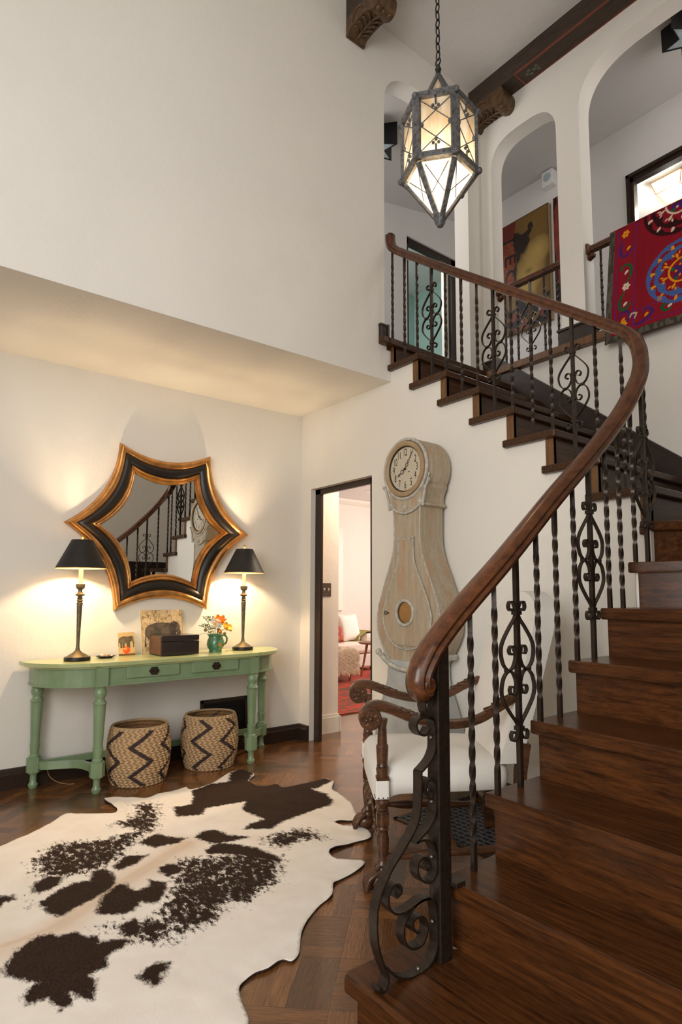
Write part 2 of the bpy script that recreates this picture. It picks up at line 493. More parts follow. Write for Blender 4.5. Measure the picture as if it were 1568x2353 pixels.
def copy_tree(o, parent=None):
    c = o.copy(); COL.objects.link(c)
    if parent: c.parent = parent
    for ch in list(o.children): copy_tree(ch, c)
    return c


def paint(me, cols, name='paint'):
    a = me.color_attributes.new(name, 'FLOAT_COLOR', 'POINT')
    arr = np.ones((len(me.vertices), 4), dtype=np.float32); arr[:, :3] = cols
    a.data.foreach_set('color', arr.ravel())


def painted_panel(name, mat, parent, origin, ux, uy, w, h, nx, ny, fn, bulge=None):
    """grid sheet; fn(u, v) arrays in metres -> (N, 3) linear colours."""
    o = np.array(origin, float); ux = np.array(ux, float); uy = np.array(uy, float)
    U, V = np.meshgrid(np.linspace(0, w, nx), np.linspace(0, h, ny)); U = U.ravel(); V = V.ravel()
    pts = o + U[:, None] * ux + V[:, None] * uy
    if bulge is not None: pts = pts + bulge(U, V)[:, None] * np.cross(ux, uy)
    fs = [(j * nx + i, j * nx + i + 1, (j + 1) * nx + i + 1, (j + 1) * nx + i) for j in range(ny - 1) for i in range(nx - 1)]
    me = bpy.data.meshes.new(name); me.from_pydata(pts.tolist(), [], fs)
    for p in me.polygons: p.use_smooth = True
    ob = bpy.data.objects.new(name, me); COL.objects.link(ob); me.materials.append(M[mat]); ob.parent = parent
    paint(me, fn(U, V)); return ob


def text_mesh(txt, size, name='text', ext=0.0005):
    cu = bpy.data.curves.new(name, 'FONT'); cu.body = txt; cu.size = size; cu.extrude = ext
    cu.align_x = 'CENTER'; cu.align_y = 'CENTER'
    o = bpy.data.objects.new(name, cu); COL.objects.link(o)
    dg = bpy.context.evaluated_depsgraph_get()
    me = bpy.data.meshes.new_from_object(o.evaluated_get(dg))
    vs = [v.co.copy() for v in me.vertices]; fs = [tuple(p.vertices) for p in me.polygons]
    bpy.data.objects.remove(o); bpy.data.curves.remove(cu); bpy.data.meshes.remove(me)
    return vs, fs


def ell(u, v, cu, cv, a, b, ang=0.0):
    """<1 inside a rotated ellipse."""
    c, s = math.cos(ang), math.sin(ang); x, y = u - cu, v - cv
    return np.sqrt(((x * c + y * s) / a) ** 2 + ((-x * s + y * c) / b) ** 2)


def seg(u, v, x0, y0, x1, y1):
    dx, dy = x1 - x0, y1 - y0; L = dx * dx + dy * dy + 1e-12
    t = np.clip(((u - x0) * dx + (v - y0) * dy) / L, 0, 1)
    return np.hypot(u - x0 - t * dx, v - y0 - t * dy)


def poly_sdf(X, Y, poly):
    """signed distance, positive inside."""
    d = np.full(X.shape, 1e9); ins = np.zeros(X.shape, bool); n = len(poly)
    for i in range(n):
        x0, y0 = poly[i]; x1, y1 = poly[(i + 1) % n]
        d = np.minimum(d, seg(X, Y, x0, y0, x1, y1))
        c = ((y0 > Y) != (y1 > Y)) & (X < (x1 - x0) * (Y - y0) / ((y1 - y0) if y1 != y0 else 1e-12) + x0)
        ins ^= c
    return np.where(ins, d, -d)


def vnoise(x, y, seed=0):
    def h(i, j):
        t = np.sin(i * 127.1 + j * 311.7 + seed * 74.7) * 43758.5453
        return t - np.floor(t)
    i, j = np.floor(x), np.floor(y); fx, fy = x - i, y - j
    fx = fx * fx * (3 - 2 * fx); fy = fy * fy * (3 - 2 * fy)
    return (h(i, j) * (1 - fx) + h(i + 1, j) * fx) * (1 - fy) + (h(i, j + 1) * (1 - fx) + h(i + 1, j + 1) * fx) * fy


def fbm(x, y, seed=0, o=4):
    r = 0; a = 0.5
    for k in range(o): r = r + a * vnoise(x * 2 ** k, y * 2 ** k, seed + k); a *= 0.5
    return r / (1 - 0.5 ** o)

# ------------------------------------------------------------------ the setting
CE = 5.41          # stair hall ceiling
FL2 = 2.968        # upper floor
fXZ = lambda p, q, t: (p, t, q)      # panels in the x-z plane
fYZ = lambda p, q, t: (t, p, q)      # panels in the y-z plane


def arch(a, b, zb, zs, zt, n=20, k=0.62):
    """opening with a rounded, slightly flattened arch head."""
    c, r = (a + b) / 2, (b - a) / 2; pts = [(a, zb), (b, zb)]
    for i in range(n + 1):
        t = PI * i / n
        x, y = math.cos(t), math.sin(t)
        pts.append((c + r * math.copysign(abs(x) ** k, x), zs + (zt - zs) * y ** 0.9))
    return pts


structure(MB().box(-4.2, 6.0, -5.2, 5.2, -0.06, 0).build('floor', 'floor'))
structure(MB().box(-4.2, 3.0, 1.18, 5.2, 2.90, FL2).box(-0.6, 1.0, -0.6, 1.18, 2.90, FL2).box(1.0, 1.15, -0.045, 1.18, 2.90, FL2).build('floor_upper', 'tread_x'))
structure(MB().box(1.0, 6.0, -5.2, 1.05, CE, CE + 0.1).build('ceiling', 'ceil'))
structure(MB().box(-0.15, 1.1395, -5.2, 0.0, 2.677, 2.69).build('ceiling_soffit', 'plaster'))
b = MB()
for x0, x1, y0, y1 in ((-0.6, 1.0, -0.7, 1.1), (-0.6, 4.2, 1.1, 2.6)):
    b.add([(x, y, 5.36 + 0.21 * (y - 1.4) + d) for d in (0, .1) for x in (x0, x1) for y in (y0, y1)], [(0, 1, 3, 2), (4, 5, 7, 6), (0, 1, 5, 4), (2, 3, 7, 6), (0, 2, 6, 4), (1, 3, 7, 5)])
structure(b.build('ceiling_gallery', 'hall_wall'))

structure(MB().box(-0.15, 0.0, -5.2, 0.0, 0, 2.70).build('wall_left', 'plaster'))
structure(MB().panel([(-5.2, 2.678), (1.045, 2.678), (1.045, CE + .05), (-5.2, CE + .05)], [arch(-0.062, 0.868, FL2, 4.80, 5.105)],
                     1.14, 0.99, fYZ).build('wall_upper_left', 'plaster', smooth=40))

# stair geometry: z of every tread, nosing of every tread
TZ = [0, .207, .39, .574, .754, .929, 1.106, 1.285, 1.462, 1.667, 1.853, 2.045, 2.233, 2.417, 2.597, 2.793, FL2]
K = 1.0673                                   # lower flight: survey plane x = 3.12 moved back to x = 3.04
def kx(x): return 4.309 + (x - 4.309) * K
def ky(y): return -2.856 + (y + 2.856) * K
def kz(z): return 1.15 + (z - 1.15) * K
NY = {1: -1.856, 2: -1.577, 3: -1.388, 4: -1.159, 5: -.932, 6: -.707, 7: -.484, 8: -.36}
NY = {n: ky(y) for n, y in NY.items()}
TZ = [0] + [kz(z) for z in TZ[1:9]] + TZ[9:]
NX = {9: 2.99, 10: 2.732, 11: 2.48, 12: 2.223, 13: 1.972, 14: 1.706, 15: 1.447, 16: 1.20}
TH = 0.043
top = [(-4.2, 2.70), (1.12, 2.70), (1.12, FL2 - TH)]
for n in range(15, 8, -1):
    x = NX[n + 1] - 0.075
    top += [(x, TZ[n + 1] - TH), (x, TZ[n] - TH)]
top += [(NX[9] - 0.075, TZ[9] - TH), (NX[9] - 0.075, TZ[8] - TH), (kx(3.1), TZ[8] - TH)]
poly = [(kx(3.1), 0)] + [(0.924, 0), (0.924, 2.033), (0.139, 2.033), (0.139, 0), (-4.2, 0)] + top
structure(MB().panel(poly, [], 0.0, 0.12, fXZ).build('wall_back', 'plaster'))
top = []
for n in range(1, 9):
    y = NY[n] + 0.03
    top += [(y, TZ[n] - TH)] if n == 1 else [(y, TZ[n - 1] - TH), (y, TZ[n] - TH)]
structure(MB().panel([(0.0, 0.0), (NY[1] + .06, 0.0)] + top[1:] + [(0.0, TZ[8] - TH)], [], kx(3.1), kx(3.1) + .012, fYZ).build('wall_stair', 'plaster'))
structure(MB().panel([(0.99, 0), (4.2, 0), (4.2, CE + .05), (0.99, CE + .05)],
                     [arch(1.245, 1.87, FL2, 4.70, 4.945), arch(2.062, 3.20, FL2, 4.72, 5.085)], 1.045, 1.185, fXZ).build('wall_gallery', 'plaster', smooth=40))
structure(MB().box(4.15, 4.27, -1.95, 1.045, 0, CE).build('wall_right', 'plaster'))
# rooms behind the camera: the walls that hold the daylight windows
structure(MB().panel([(-.15, 0), (6.0, 0), (6.0, CE), (-.15, CE)], [[(3.1, .75), (5.5, .75), (5.5, 3.45), (3.1, 3.45)]], -5.15, -5.0, fXZ).build('wall_entry', 'plaster'))
structure(MB().panel([(-5.0, 0), (1.0, 0), (1.0, CE), (-5.0, CE)], [[(-4.4, 1.6), (-2.0, 1.6), (-2.0, 4.3), (-4.4, 4.3)]], 5.8, 5.95, fYZ).build('wall_far_right', 'plaster'))
b = MB()
for x in (3.1, 3.9, 4.7, 5.46): b.box(x, x + .04, -5.08, -5.04, .75, 3.45)
for z in (.75, 1.65, 2.55, 3.41): b.box(3.1, 5.5, -5.08, -5.04, z, z + .04)
structure(b.build('window_1', 'dark_trim'))
b = MB()
for y in (-4.4, -3.6, -2.8, -2.04): b.box(5.86, 5.9, y, y + .04, 1.6, 4.3)
for z in (1.6, 2.95, 4.26): b.box(5.86, 5.9, -4.4, -2.0, z, z + .04)
structure(b.build('window_2', 'dark_trim'))

# upper hall
structure(MB().panel([(-0.6, FL2), (2.55, FL2), (2.55, 5.62), (-0.6, 5.62)], [[(1.535, FL2), (2.335, FL2), (2.335, 5.075), (1.535, 5.075)]], -0.3, -0.42, fYZ).build('wall_hall_end', 'hall_wall'))
structure(MB().panel([(-0.42, FL2), (4.2, FL2), (4.2, 5.7), (-0.42, 5.7)], [[(1.71, FL2), (2.56, FL2), (2.56, 5.06), (1.71, 5.06)]], 2.5, 2.62, fXZ).build('wall_hall_back', 'hall_wall'))
structure(MB().box(-0.42, 1.0, -0.7, -0.6, FL2, 5.4).build('wall_landing', 'hall_wall'))
structure(MB().box(4.15, 4.27, 1.045, 2.62, FL2, 5.7).build('wall_hall_right', 'hall_wall'))
d = MB()
d.box(-0.37, -0.32, 1.535, 1.575, FL2, 5.075).box(-0.37, -0.32, 2.265, 2.335, FL2, 5.075).box(-0.37, -0.32, 1.535, 2.335, 5.0, 5.075)
do = structure(d.build('door_1', 'dark_trim'))
MB().box(-0.41, -0.372, 2.19, 2.27, FL2, 5.0).build('door_edge', 'cream_paint', do)
MB().box(-0.372, -0.366, 2.215, 2.238, 3.98, 4.20).build('strike_plate', 'black_metal', do)
MB().box(-0.372, -0.362, 2.235, 2.262, 3.10, 3.22).build('hinge', 'black_metal', do)
d = MB(); d.box(1.71, 1.75, 2.51, 2.58, FL2, 5.06).box(2.52, 2.56, 2.51, 2.58, FL2, 5.06).box(1.71, 2.56, 2.51, 2.58, 5.015, 5.06)
d.box(1.69, 1.717, 2.48, 2.51, FL2, 5.08).box(1.69, 2.58, 2.48, 2.51, 5.055, 5.085)
structure(d.build('door_2', 'dark_trim'))
# bedroom with green walls beyond door 1
structure(MB().box(-2.0, -1.9, 0.6, 3.3, FL2, 5.6).box(-2.0, -0.42, 3.2, 3.3, FL2, 5.6).box(-2.0, -0.42, 0.6, 0.7, FL2, 5.6).build('wall_bedroom', 'teal'))
structure(MB().box(-2.0, -0.42, 0.6, 3.3, 5.55, 5.65).build('ceiling_bedroom', 'ceil'))
# bright room beyond door 2
structure(MB().box(0.6, 0.7, 2.62, 5.2, FL2, 5.3).box(3.6, 3.7, 2.62, 5.2, FL2, 5.3).box(0.6, 3.7, 5.1, 5.2, FL2, 5.3).build('wall_bath', 'cream_paint'))
structure(MB().box(0.6, 3.7, 2.62, 5.2, 5.2, 5.3).build('ceiling_bath', 'ceil'))

# living room seen through door 3
structure(MB().box(-4.05, -3.9, 0.12, 5.0, 0, 2.80).panel([(-3.9, 0), (0.99, 0), (0.99, 2.8), (-3.9, 2.8)], [[(-2.6, .9), (-.6, .9), (-.6, 2.5), (-2.6, 2.5)]], 5.0, 5.1, fXZ)
          .box(0.99, 1.1, 1.18, 5.0, 0, 2.8).build('wall_living', 'pink'))
structure(MB().box(-0.13, 0.0, 0.12, 0.395, 0, 2.8).build('wall_living_return', 'pink'))
structure(MB().box(-4.0, 1.1, 0.12, 5.1, 2.79, 2.88).build('ceiling_living', 'ceil'))
structure(MB().prism([(-3.9, 2.79), (-3.81, 2.79), (-3.83, 2.755), (-3.87, 2.72), (-3.9, 2.70)], 0.3, 5.0, lambda p, q, t: (p, t, q)).build('trim_1', 'cream_paint'))
w = MB().box(-3.9, -3.86, 3.30, 3.395, 0.98, 2.20).box(-3.9, -3.86, 2.1, 3.395, 2.20, 2.28).box(-3.9, -3.84, 2.06, 3.42, 0.92, 0.98)
structure(w.build('window_3', 'cream_paint'))
structure(MB().box(0.0, 0.018, 0.12, 0.398, 0.0, 0.13).box(-0.13, 0.018, 0.395, 0.413, 0.0, 0.13).box(0.0, 0.012, .12, .396, .13, .15).build('baseboard_living', 'cream_paint'))
d = MB()
d.box(0.139, 0.215, 0.045, 0.075, 0, 2.033).box(0.139, 0.924, 0.045, 0.075, 1.985, 2.033).box(0.85, 0.924, 0.045, 0.075, 0, 2.033)
d.box(0.139, 0.175, 0.075, 0.095, 0, 2.033).box(0.139, 0.924, 0.075, 0.095, 2.0, 2.033)
structure(d.build('door_3', 'dark_trim', bevel=.004))

# dark baseboards
def skirt_prof(h=0.118, t=0.03): return [(0, 0), (t, 0), (t, h * .72), (t * .8, h * .80), (t * .62, h * .82), (t * .5, h * .97), (t * .25, h), (0, h)]
structure(MB().prism(skirt_prof(), -5.0, 0.0, lambda p, q, t: (p, t, q)).build('baseboard_left', 'dark_trim'))
structure(MB().prism(skirt_prof(), 0.0, 0.139, lambda p, q, t: (t, -p, q)).prism(skirt_prof(), 0.924, 3.015, lambda p, q, t: (t, -p, q)).build('baseboard_back', 'dark_trim'))
b = MB()
b.box(1.858, 2.075, 1.02, 1.2, FL2, 3.085).box(1.845, 2.085, 1.008, 1.21, 3.085, 3.10)
b.box(1.125, 1.255, 1.02, 1.2, FL2, 3.05).box(1.115, 1.265, 1.008, 1.21, 3.05, 3.065)
structure(b.build('baseboard_gallery', 'dark_trim'))
structure(MB().box(1.14, 1.165, -0.118, -0.06, FL2, 3.06).box(1.14, 1.17, -.122, -.055, 3.06, 3.073).box(0.985, 1.175, -0.06, -0.045, FL2, 3.075).build('baseboard_landing', 'dark_trim'))
structure(MB().prism([(1.27, 3.06), (1.27, 2.75), (2.75, 1.60), (3.1, 1.35), (4.15, 1.0), (4.15, 1.42), (3.2, 1.61), (2.95, 1.775)], 1.005, 1.045, fXZ)
          .prism([(1.27, 3.085), (1.27, 3.06), (2.95, 1.775), (2.95, 1.80)], .995, 1.045, fXZ).build('baseboard_stair', 'dark_trim'))

structure(MB().prism([(-1.9, 0.0), (-1.9, .30), (-1.62, .52), (-.5, 1.46), (-.1, 1.62), (1.04, 1.62), (1.04, 1.0), (-.4, 1.0), (-1.6, 0.0)], 4.13, 4.15, fYZ).build('baseboard_right', 'dark_trim'))
# gallery edge board
structure(MB().box(1.20, 3.25, 0.985, 1.185, 2.915, FL2 + .004).build('trim_gallery', 'bracket', bevel=.006))

# ------------------------------------------------------------------ staircase
st = thing('staircase', 'dark oak staircase turning left up along the back wall', 'staircase')
def sl(n): return {2: 0, 3: -.035, 4: -.07, 5: -.10, 6: -.02, 7: .21}.get(n, 0)
XR, XL = 4.145, kx(3.083)
def nos(n, x): return NY[n] + sl(n) * (x - 3.01)
def board(poly, z1, th, mat, name='tread', bev=.008):
    return MB().prism(poly, z1 - th, z1).build(name, mat, st, bevel=bev)
# the bottom tread, wider than the flight
board([(kx(3.0), ky(-1.60)), (kx(3.0), ky(-1.835)), (kx(3.012), ky(-1.856)), (XR, ky(-1.856)), (XR, ky(-1.52)), (kx(3.14), ky(-1.52)), (kx(3.10), ky(-1.56))], TZ[1], .045, 'tread_x')
MB().box(kx(3.03), XR, ky(-1.826), ky(-1.60), 0, TZ[1] - .045).build('riser', 'tread_x', st)
for n in range(2, 8):
    nb = (lambda x: nos(n + 1, x) + .05) if n < 7 else (lambda x: NY[8] + .05 + (x - 2.98) * 1.0)
    xb = XR if n < 7 else 4.14
    board([(XL, nos(n, XL)), (XR, nos(n, XR)), (XR, min(1.0, nb(XR))), (XL, max(nb(XL), nos(n, XL) + .17))], TZ[n], .045, 'tread_x')
    r = MB().add([(x, nos(n, x) + y, z) for x in (kx(3.0995), XR) for y in (.028, .055) for z in (TZ[n - 1] - .0, TZ[n] - .045)],
                 [(0, 1, 3, 2), (4, 6, 7, 5), (0, 4, 5, 1), (2, 3, 7, 6), (0, 2, 6, 4), (1, 5, 7, 3)])
    r.build('riser', 'tread_x', st)
# winder at the corner: nosing at 45 degrees from the inner corner
c8 = (XL, NY[8]); k = 1.06
board([c8, (XR, NY[8] + k), (XR, 1.0), (NX[9] - .08, 1.0), (NX[9] - .08, -.03), (XL - .01, -.03)], TZ[8], .045, 'tread_x')
o = .03
r = MB().add([(kx(3.10), NY[8] + .045, z) for z in (TZ[7], TZ[8] - .045)] + [(XR, NY[8] + k + o, z) for z in (TZ[7], TZ[8] - .045)] +
             [(XR, NY[8] + k + .06, z) for z in (TZ[7], TZ[8] - .045)] + [(kx(3.10), NY[8] + .08, z) for z in (TZ[7], TZ[8] - .045)],
             [(0, 2, 3, 1), (2, 4, 5, 3), (4, 6, 7, 5), (6, 0, 1, 7), (0, 6, 4, 2), (1, 3, 5, 7)])
r.build('riser', 'tread_x', st)
for n in range(9, 16):
    board([(NX[n + 1] - .092, -.036), (NX[n], -.036), (NX[n], 1.0), (NX[n + 1] - .06, 1.0), (NX[n + 1] - .06, .01), (NX[n + 1] - .092, .01)], TZ[n], TH, 'tread_y')
for n in range(9, 17):
    MB().box(NX[n] - .055, NX[n] - .03, .0, 1.0, TZ[n - 1], TZ[n] - TH).build('riser', 'tread_y', st)
    MB().box(NX[n] - .078, NX[n] - .03, -.007, .02, TZ[n - 1], TZ[n] - TH).build('riser_bracket', 'bracket', st)
board([(1.142, -.125), (NX[16], -.125), (NX[16], 1.0), (1.142, 1.0)], FL2 + .006, .05, 'tread_y')

# ------------------------------------------------------------------ balustrade of the stair
RX, RY = 3.04, 0.0
ra = thing('stair_railing', 'curved wrought iron stair railing under a mahogany handrail', 'railing')
low = [(ky(y), kz(z)) for y, z in [(-1.504, 1.128), (-1.316, 1.268), (-1.064, 1.470), (-.893, 1.60), (-.718, 1.737), (-.561, 1.872)]]
path = [(RX, ky(-1.645), kz(1.01)), (RX, ky(-1.585), kz(1.064))] + [(RX, y, z) for y, z in low] + \
       [(3.036, -.285, 2.045), (3.018, -.17, 2.17), (2.972, -.07, 2.31), (2.90, -.012, 2.425)] + \
       [(x, RY, z) for x, z in [(2.74, 2.548), (2.40, 2.788), (1.808, 3.202), (1.45, 3.458), (1.25, 3.60), (1.19, 3.648)]] + [(1.155, RY, 3.69), (1.14, RY, 3.735), (1.137, RY, 3.785)]
P3 = cat(path, 8)
volute = cat([(RX, ky(y), kz(z)) for y, z in [(-1.645, 1.01), (-1.672, .975), (-1.69, .945), (-1.694, .918), (-1.684, .90), (-1.668, .898), (-1.659, .91), (-1.664, .922)]], 5)
allp = volute[::-1][:-1] + P3
nr = []
for i, p in enumerate(allp):
    if p.y < -1.2: nr.append(Vector((1, 0, 0)))
    elif p.x < 1.3: nr.append(Vector((0, -1, 0)) * -1 if False else Vector((0, 1, 0)))
    else:
        q0, q1 = allp[max(i - 2, 0)], allp[min(i + 2, len(allp) - 1)]
        t = q1 - q0; t.z = 0; nr.append(t.cross(Vector((0, 0, 1))).normalized())
sec = [(-.030, -.026), (-.036, -.012), (-.028, -.002), (-.034, .010), (-.026, .024), (-.010, .030), (.010, .030), (.026, .024), (.034, .010), (.028, -.002), (.036, -.012), (.030, -.026)]
# make every reference point to the outer side so the section never flips
for i in range(1, len(nr)):
    if nr[i].dot(nr[i - 1]) < 0: nr[i] = -nr[i]
scl = [min(1.0, .50 + i * .035) for i in range(len(allp))]
flip = [(a, -b_) for a, b_ in sec]
t0 = (allp[30] - allp[29]).normalized(); bb = t0.cross(nr[30])
hr = MB().sweep(allp, sec if bb.z > 0 else flip, nr, scale=scl)
e = allp[0]
hr.lathe([(.001, -.033), (.018, -.033), (.024, -.028), (.024, .028), (.018, .033), (.001, .033)], 18, (RX, ky(-1.674), kz(.914)), 'x')
hr.build('handrail', 'rail_wood', ra, smooth=40)

def rail_z_low(y):
    pts = [(ky(-1.645), kz(1.01)), (ky(-1.585), kz(1.064))] + low + [(-.285, 2.045), (-.17, 2.17)]
    for (a, za), (b_, zb) in zip(pts, pts[1:]):
        if a <= y <= b_: return za + (zb - za) * (y - a) / (b_ - a)
    return pts[-1][1]
def rail_z_up(x):
    pts = [(3.1, 2.2), (2.985, 2.335), (2.885, 2.43), (2.74, 2.548), (2.40, 2.788), (1.808, 3.202), (1.45, 3.458), (1.19, 3.648), (1.1, 3.7)]
    for (a, za), (b_, zb) in zip(pts, pts[1:]):
        if b_ <= x <= a: return za + (zb - za) * (x - a) / (b_ - a)
    return pts[-1][1]

def twisted(h, w=.0148, t0=.07, t1=.10, turns_per_m=4.6):
    b = MB(); n = int(h / .009); hs = w / 2; vs = []
    for i in range(n + 1):
        z = h * i / n
        a = 2 * PI * turns_per_m * (min(max(z, t0), h - t1) - t0)
        c, s_ = math.cos(a), math.sin(a)
        vs += [(x * c - y * s_, x * s_ + y * c, z) for x, y in ((-hs, -hs), (hs, -hs), (hs, hs), (-hs, hs))]
    fs = []
    for i in range(n):
        for q in range(4): fs.append((i * 4 + q, i * 4 + (q + 1) % 4, i * 4 + 4 + (q + 1) % 4, i * 4 + 4 + q))
    fs += [(3, 2, 1, 0), tuple(n * 4 + q for q in range(4))]
    return b.add(vs, fs)

RIB = lambda w, t: [(-w / 2, -t / 2), (w / 2, -t / 2), (w / 2, t / 2), (-w / 2, t / 2)]
UP_CURL = [(.026, .618), (.034, .611), (.044, .622), (.038, .640), (.020, .638), (.007, .612), (.012, .588), (.042, .556), (.078, .512), (.088, .478), (.076, .438), (.050, .419), (.028, .426), (.013, .452), (.013, .476), (.022, .494), (.038, .494), (.046, .480), (.038, .468), (.029, .472)]
LO_CURL = [(x, .834 - z) for x, z in UP_CURL]
def scroll_bars(w=.014, t=.0042, k=1.0):
    """the four scrolled flats of one panel, each its own bar; x across, y the flat width."""
    out = []
    for cu in (UP_CURL, LO_CURL):
        for s_ in (1, -1):
            out.append(MB().sweep(cat([(x * s_ * k, 0, z - .417) for x, z in cu], 5), RIB(w, t), (0, 1, 0)))
    return out
def collars(w):
    out = [MB().box(-w, w, -.011, .011, z - .417 - .007, z - .417 + .007) for z in (.604, .484, .350, .230)]
    return out + [MB().box(s_ * .052 - .008, s_ * .052 + .008, -.010, .010, -.005, .005) for s_ in (1, -1)]

bal = twisted(1.0).build('baluster', 'iron', None, smooth=20)
scr = [b.build('scroll', 'iron', None, smooth=35) for b in scroll_bars()]
col = [b.build('collar', 'iron', None) for b in collars(.014)]
HB = {}
def baluster(parent, loc, h):
    key = round(h, 2)
    if key not in HB:
        tmp = twisted(key).build('baluster', 'iron', None, smooth=20); HB[key] = tmp.data; bpy.data.objects.remove(tmp)
    o = bal.copy(); o.data = HB[key]; COL.objects.link(o); o.parent = parent; o.location = loc; return o
def panel_post(parent, loc, h, rz, zc):
    p = MB().box(-.008, .008, -.008, .008, 0, h).build('panel_post', 'iron', parent)
    p.location = loc; p.rotation_euler = (0, 0, rz)
    for s_ in scr + col:            # scrolls and collars belong to the post they are forged to
        q = s_.copy(); COL.objects.link(q); q.parent = p; q.location = (0, 0, zc)
    return p
LOW = [(-1.482, 2, 0), (-1.371, 3, 0), (-1.262, 3, 1), (-1.151, 4, 0), (-1.041, 4, 0), (-.926, 5, 0), (-.817, 5, 1), (-.696, 6, 0), (-.600, 6, 0), (-.487, 7, 0), (-.385, 7, 1)]
for y, n, p in LOW:
    y = ky(y)
    h = rail_z_low(y) - .02 - TZ[n]
    if p: panel_post(ra, (RX, y, TZ[n]), h, PI / 2, .373)
    else: baluster(ra, (RX, y, TZ[n]), h)
baluster(ra, (2.995, -.10, TZ[8]), 2.235 - TZ[8])
UPB = [(1.158, 16, 0), (1.284, 15, 0), (1.410, 15, 0), (1.548, 14, 1), (1.673, 14, 0), (1.807, 13, 0), (1.934, 13, 0), (2.059, 12, 1), (2.188, 12, 0), (2.321, 11, 0), (2.447, 11, 0), (2.579, 10, 1), (2.707, 10, 0), (2.844, 9, 0), (2.945, 9, 0)]
for x, n, p in UPB:
    h = rail_z_up(x) - .02 - TZ[n]
    if p: panel_post(ra, (x, RY, TZ[n]), h, 0, .42 if n != 10 else .40)
    else: baluster(ra, (x, RY, TZ[n]), h)
MB().box(RX - .0235, RX + .0235, ky(-1.64), ky(-1.596), TZ[1], kz(1.045)).build('newel_post', 'iron', ra, bevel=.003)
MB().box(RX - .01, RX + .045, ky(-1.60), ky(-1.565), TZ[2] - .001, TZ[2] + .012).build('newel_clip', 'iron', ra, bevel=.002)
SA = [(-1.662, .803), (-1.679, .787), (-1.701, .793), (-1.713, .812), (-1.705, .829), (-1.677, .832), (-1.652, .821), (-1.645, .799), (-1.643, .775), (-1.645, .745), (-1.66, .72), (-1.685, .702), (-1.697, .696)]
SA2 = [(-1.697, .696), (-1.698, .628), (-1.703, .592), (-1.72, .558), (-1.761, .517), (-1.80, .482), (-1.828, .446), (-1.846, .405), (-1.849, .357), (-1.843, .313), (-1.827, .27), (-1.816, .248), (-1.813, .233), (-1.82, .216), (-1.832, .212), (-1.841, .219), (-1.839, .227)]
SB = [(-1.655, .636), (-1.660, .624), (-1.672, .625), (-1.68, .641), (-1.676, .664), (-1.664, .672), (-1.648, .66), (-1.643, .636), (-1.643, .602), (-1.648, .574), (-1.669, .55), (-1.699, .533), (-1.717, .524)]
SC = [(-1.717, .524), (-1.693, .525), (-1.666, .516), (-1.648, .491), (-1.643, .461), (-1.645, .433), (-1.66, .416), (-1.683, .419), (-1.705, .436), (-1.713, .458), (-1.706, .477), (-1.688, .482), (-1.671, .471), (-1.667, .456), (-1.676, .448), (-1.684, .452)]
SD = [(-1.787, .413), (-1.773, .417), (-1.769, .427), (-1.778, .441), (-1.795, .443), (-1.809, .429), (-1.813, .411), (-1.806, .391), (-1.787, .375), (-1.756, .37), (-1.725, .375), (-1.692, .379), (-1.668, .375), (-1.650, .353), (-1.644, .32), (-1.643, .286), (-1.645, .25), (-1.658, .226), (-1.681, .212), (-1.712, .209), (-1.746, .212), (-1.783, .228), (-1.807, .250), (-1.818, .263)]
SE = [(-1.668, .375), (-1.701, .38), (-1.733, .367), (-1.757, .343), (-1.761, .313), (-1.749, .287), (-1.725, .273), (-1.699, .274), (-1.683, .291), (-1.679, .314), (-1.691, .336), (-1.71, .344), (-1.728, .34), (-1.73, .324), (-1.719, .31), (-1.707, .307)]
SG = [(-1.655, .862), (-1.650, .880), (-1.660, .892), (-1.672, .886), (-1.680, .868), (-1.677, .850), (-1.667, .834), (-1.648, .823)]
for cu in (SA, SA2, SB, SC, SD, SE, SG):
    MB().sweep(cat([(RX, ky(y), kz(z)) for y, z in cu], 6), RIB(.032, .0058), (1, 0, 0)).build('newel_scroll', 'iron', ra, smooth=35)
for y, z in [(-1.646, .775), (-1.646, .61), (-1.648, .47), (-1.648, .31), (-1.70, .2135)]:
    MB().ball((RX + .002, ky(y) - .003, kz(z)), .0055, 6).build('screw', 'rivet', ra, smooth=50)

# gallery railings in the two arches
def gallery_rail(x0, x1, xs, label):
    g = thing('gallery_railing', label, 'railing', (0, 0, 0))
    MB().sweep([(x0, 1.115, 3.665), (x1, 1.115, 3.665)], [(a * .8, b_ * .8) for a, b_ in (sec if Vector((1, 0, 0)).cross(Vector((0, 1, 0))).z > 0 else flip)], (0, 1, 0)).build('handrail', 'rail_wood', g, smooth=40)
    MB().box(x0 - .002, x0 + .02, 1.075, 1.155, 3.625, 3.70).prism([(x0, 3.63), (x0 + .05, 3.625), (x0 + .045, 3.605), (x0, 3.585)], 1.095, 1.135, fXZ).build('wall_bracket', 'rail_wood', g, bevel=.004)
    for x, p in xs:
        if p:
            MB().box(x - .009, x + .009, 1.106, 1.124, FL2, 3.645).build('panel_post', 'iron', g)
            for sb in scroll_bars(): sb.xf(lambda v: Vector((v.x + x, v.y + 1.115, v.z + FL2 + .33))).build('scroll', 'iron', g, smooth=35)
        else: baluster(g, (x, 1.115, FL2), 3.645 - FL2)
    return g
gallery_rail(1.245, 1.87, [(1.31, 0), (1.43, 0), (1.55, 1), (1.68, 0), (1.80, 0)], 'short iron railing inside the narrow arch before the dark paintings')
gallery_rail(2.062, 3.20, [(2.155, 0), (2.28, 0), (2.41, 0), (2.54, 1), (2.67, 0), (2.80, 0), (2.93, 0), (3.06, 1), (3.14, 0)], 'iron gallery railing in the wide arch beneath the red embroidered textile')

for o_ in [bal] + col + scr: bpy.data.objects.remove(o_)

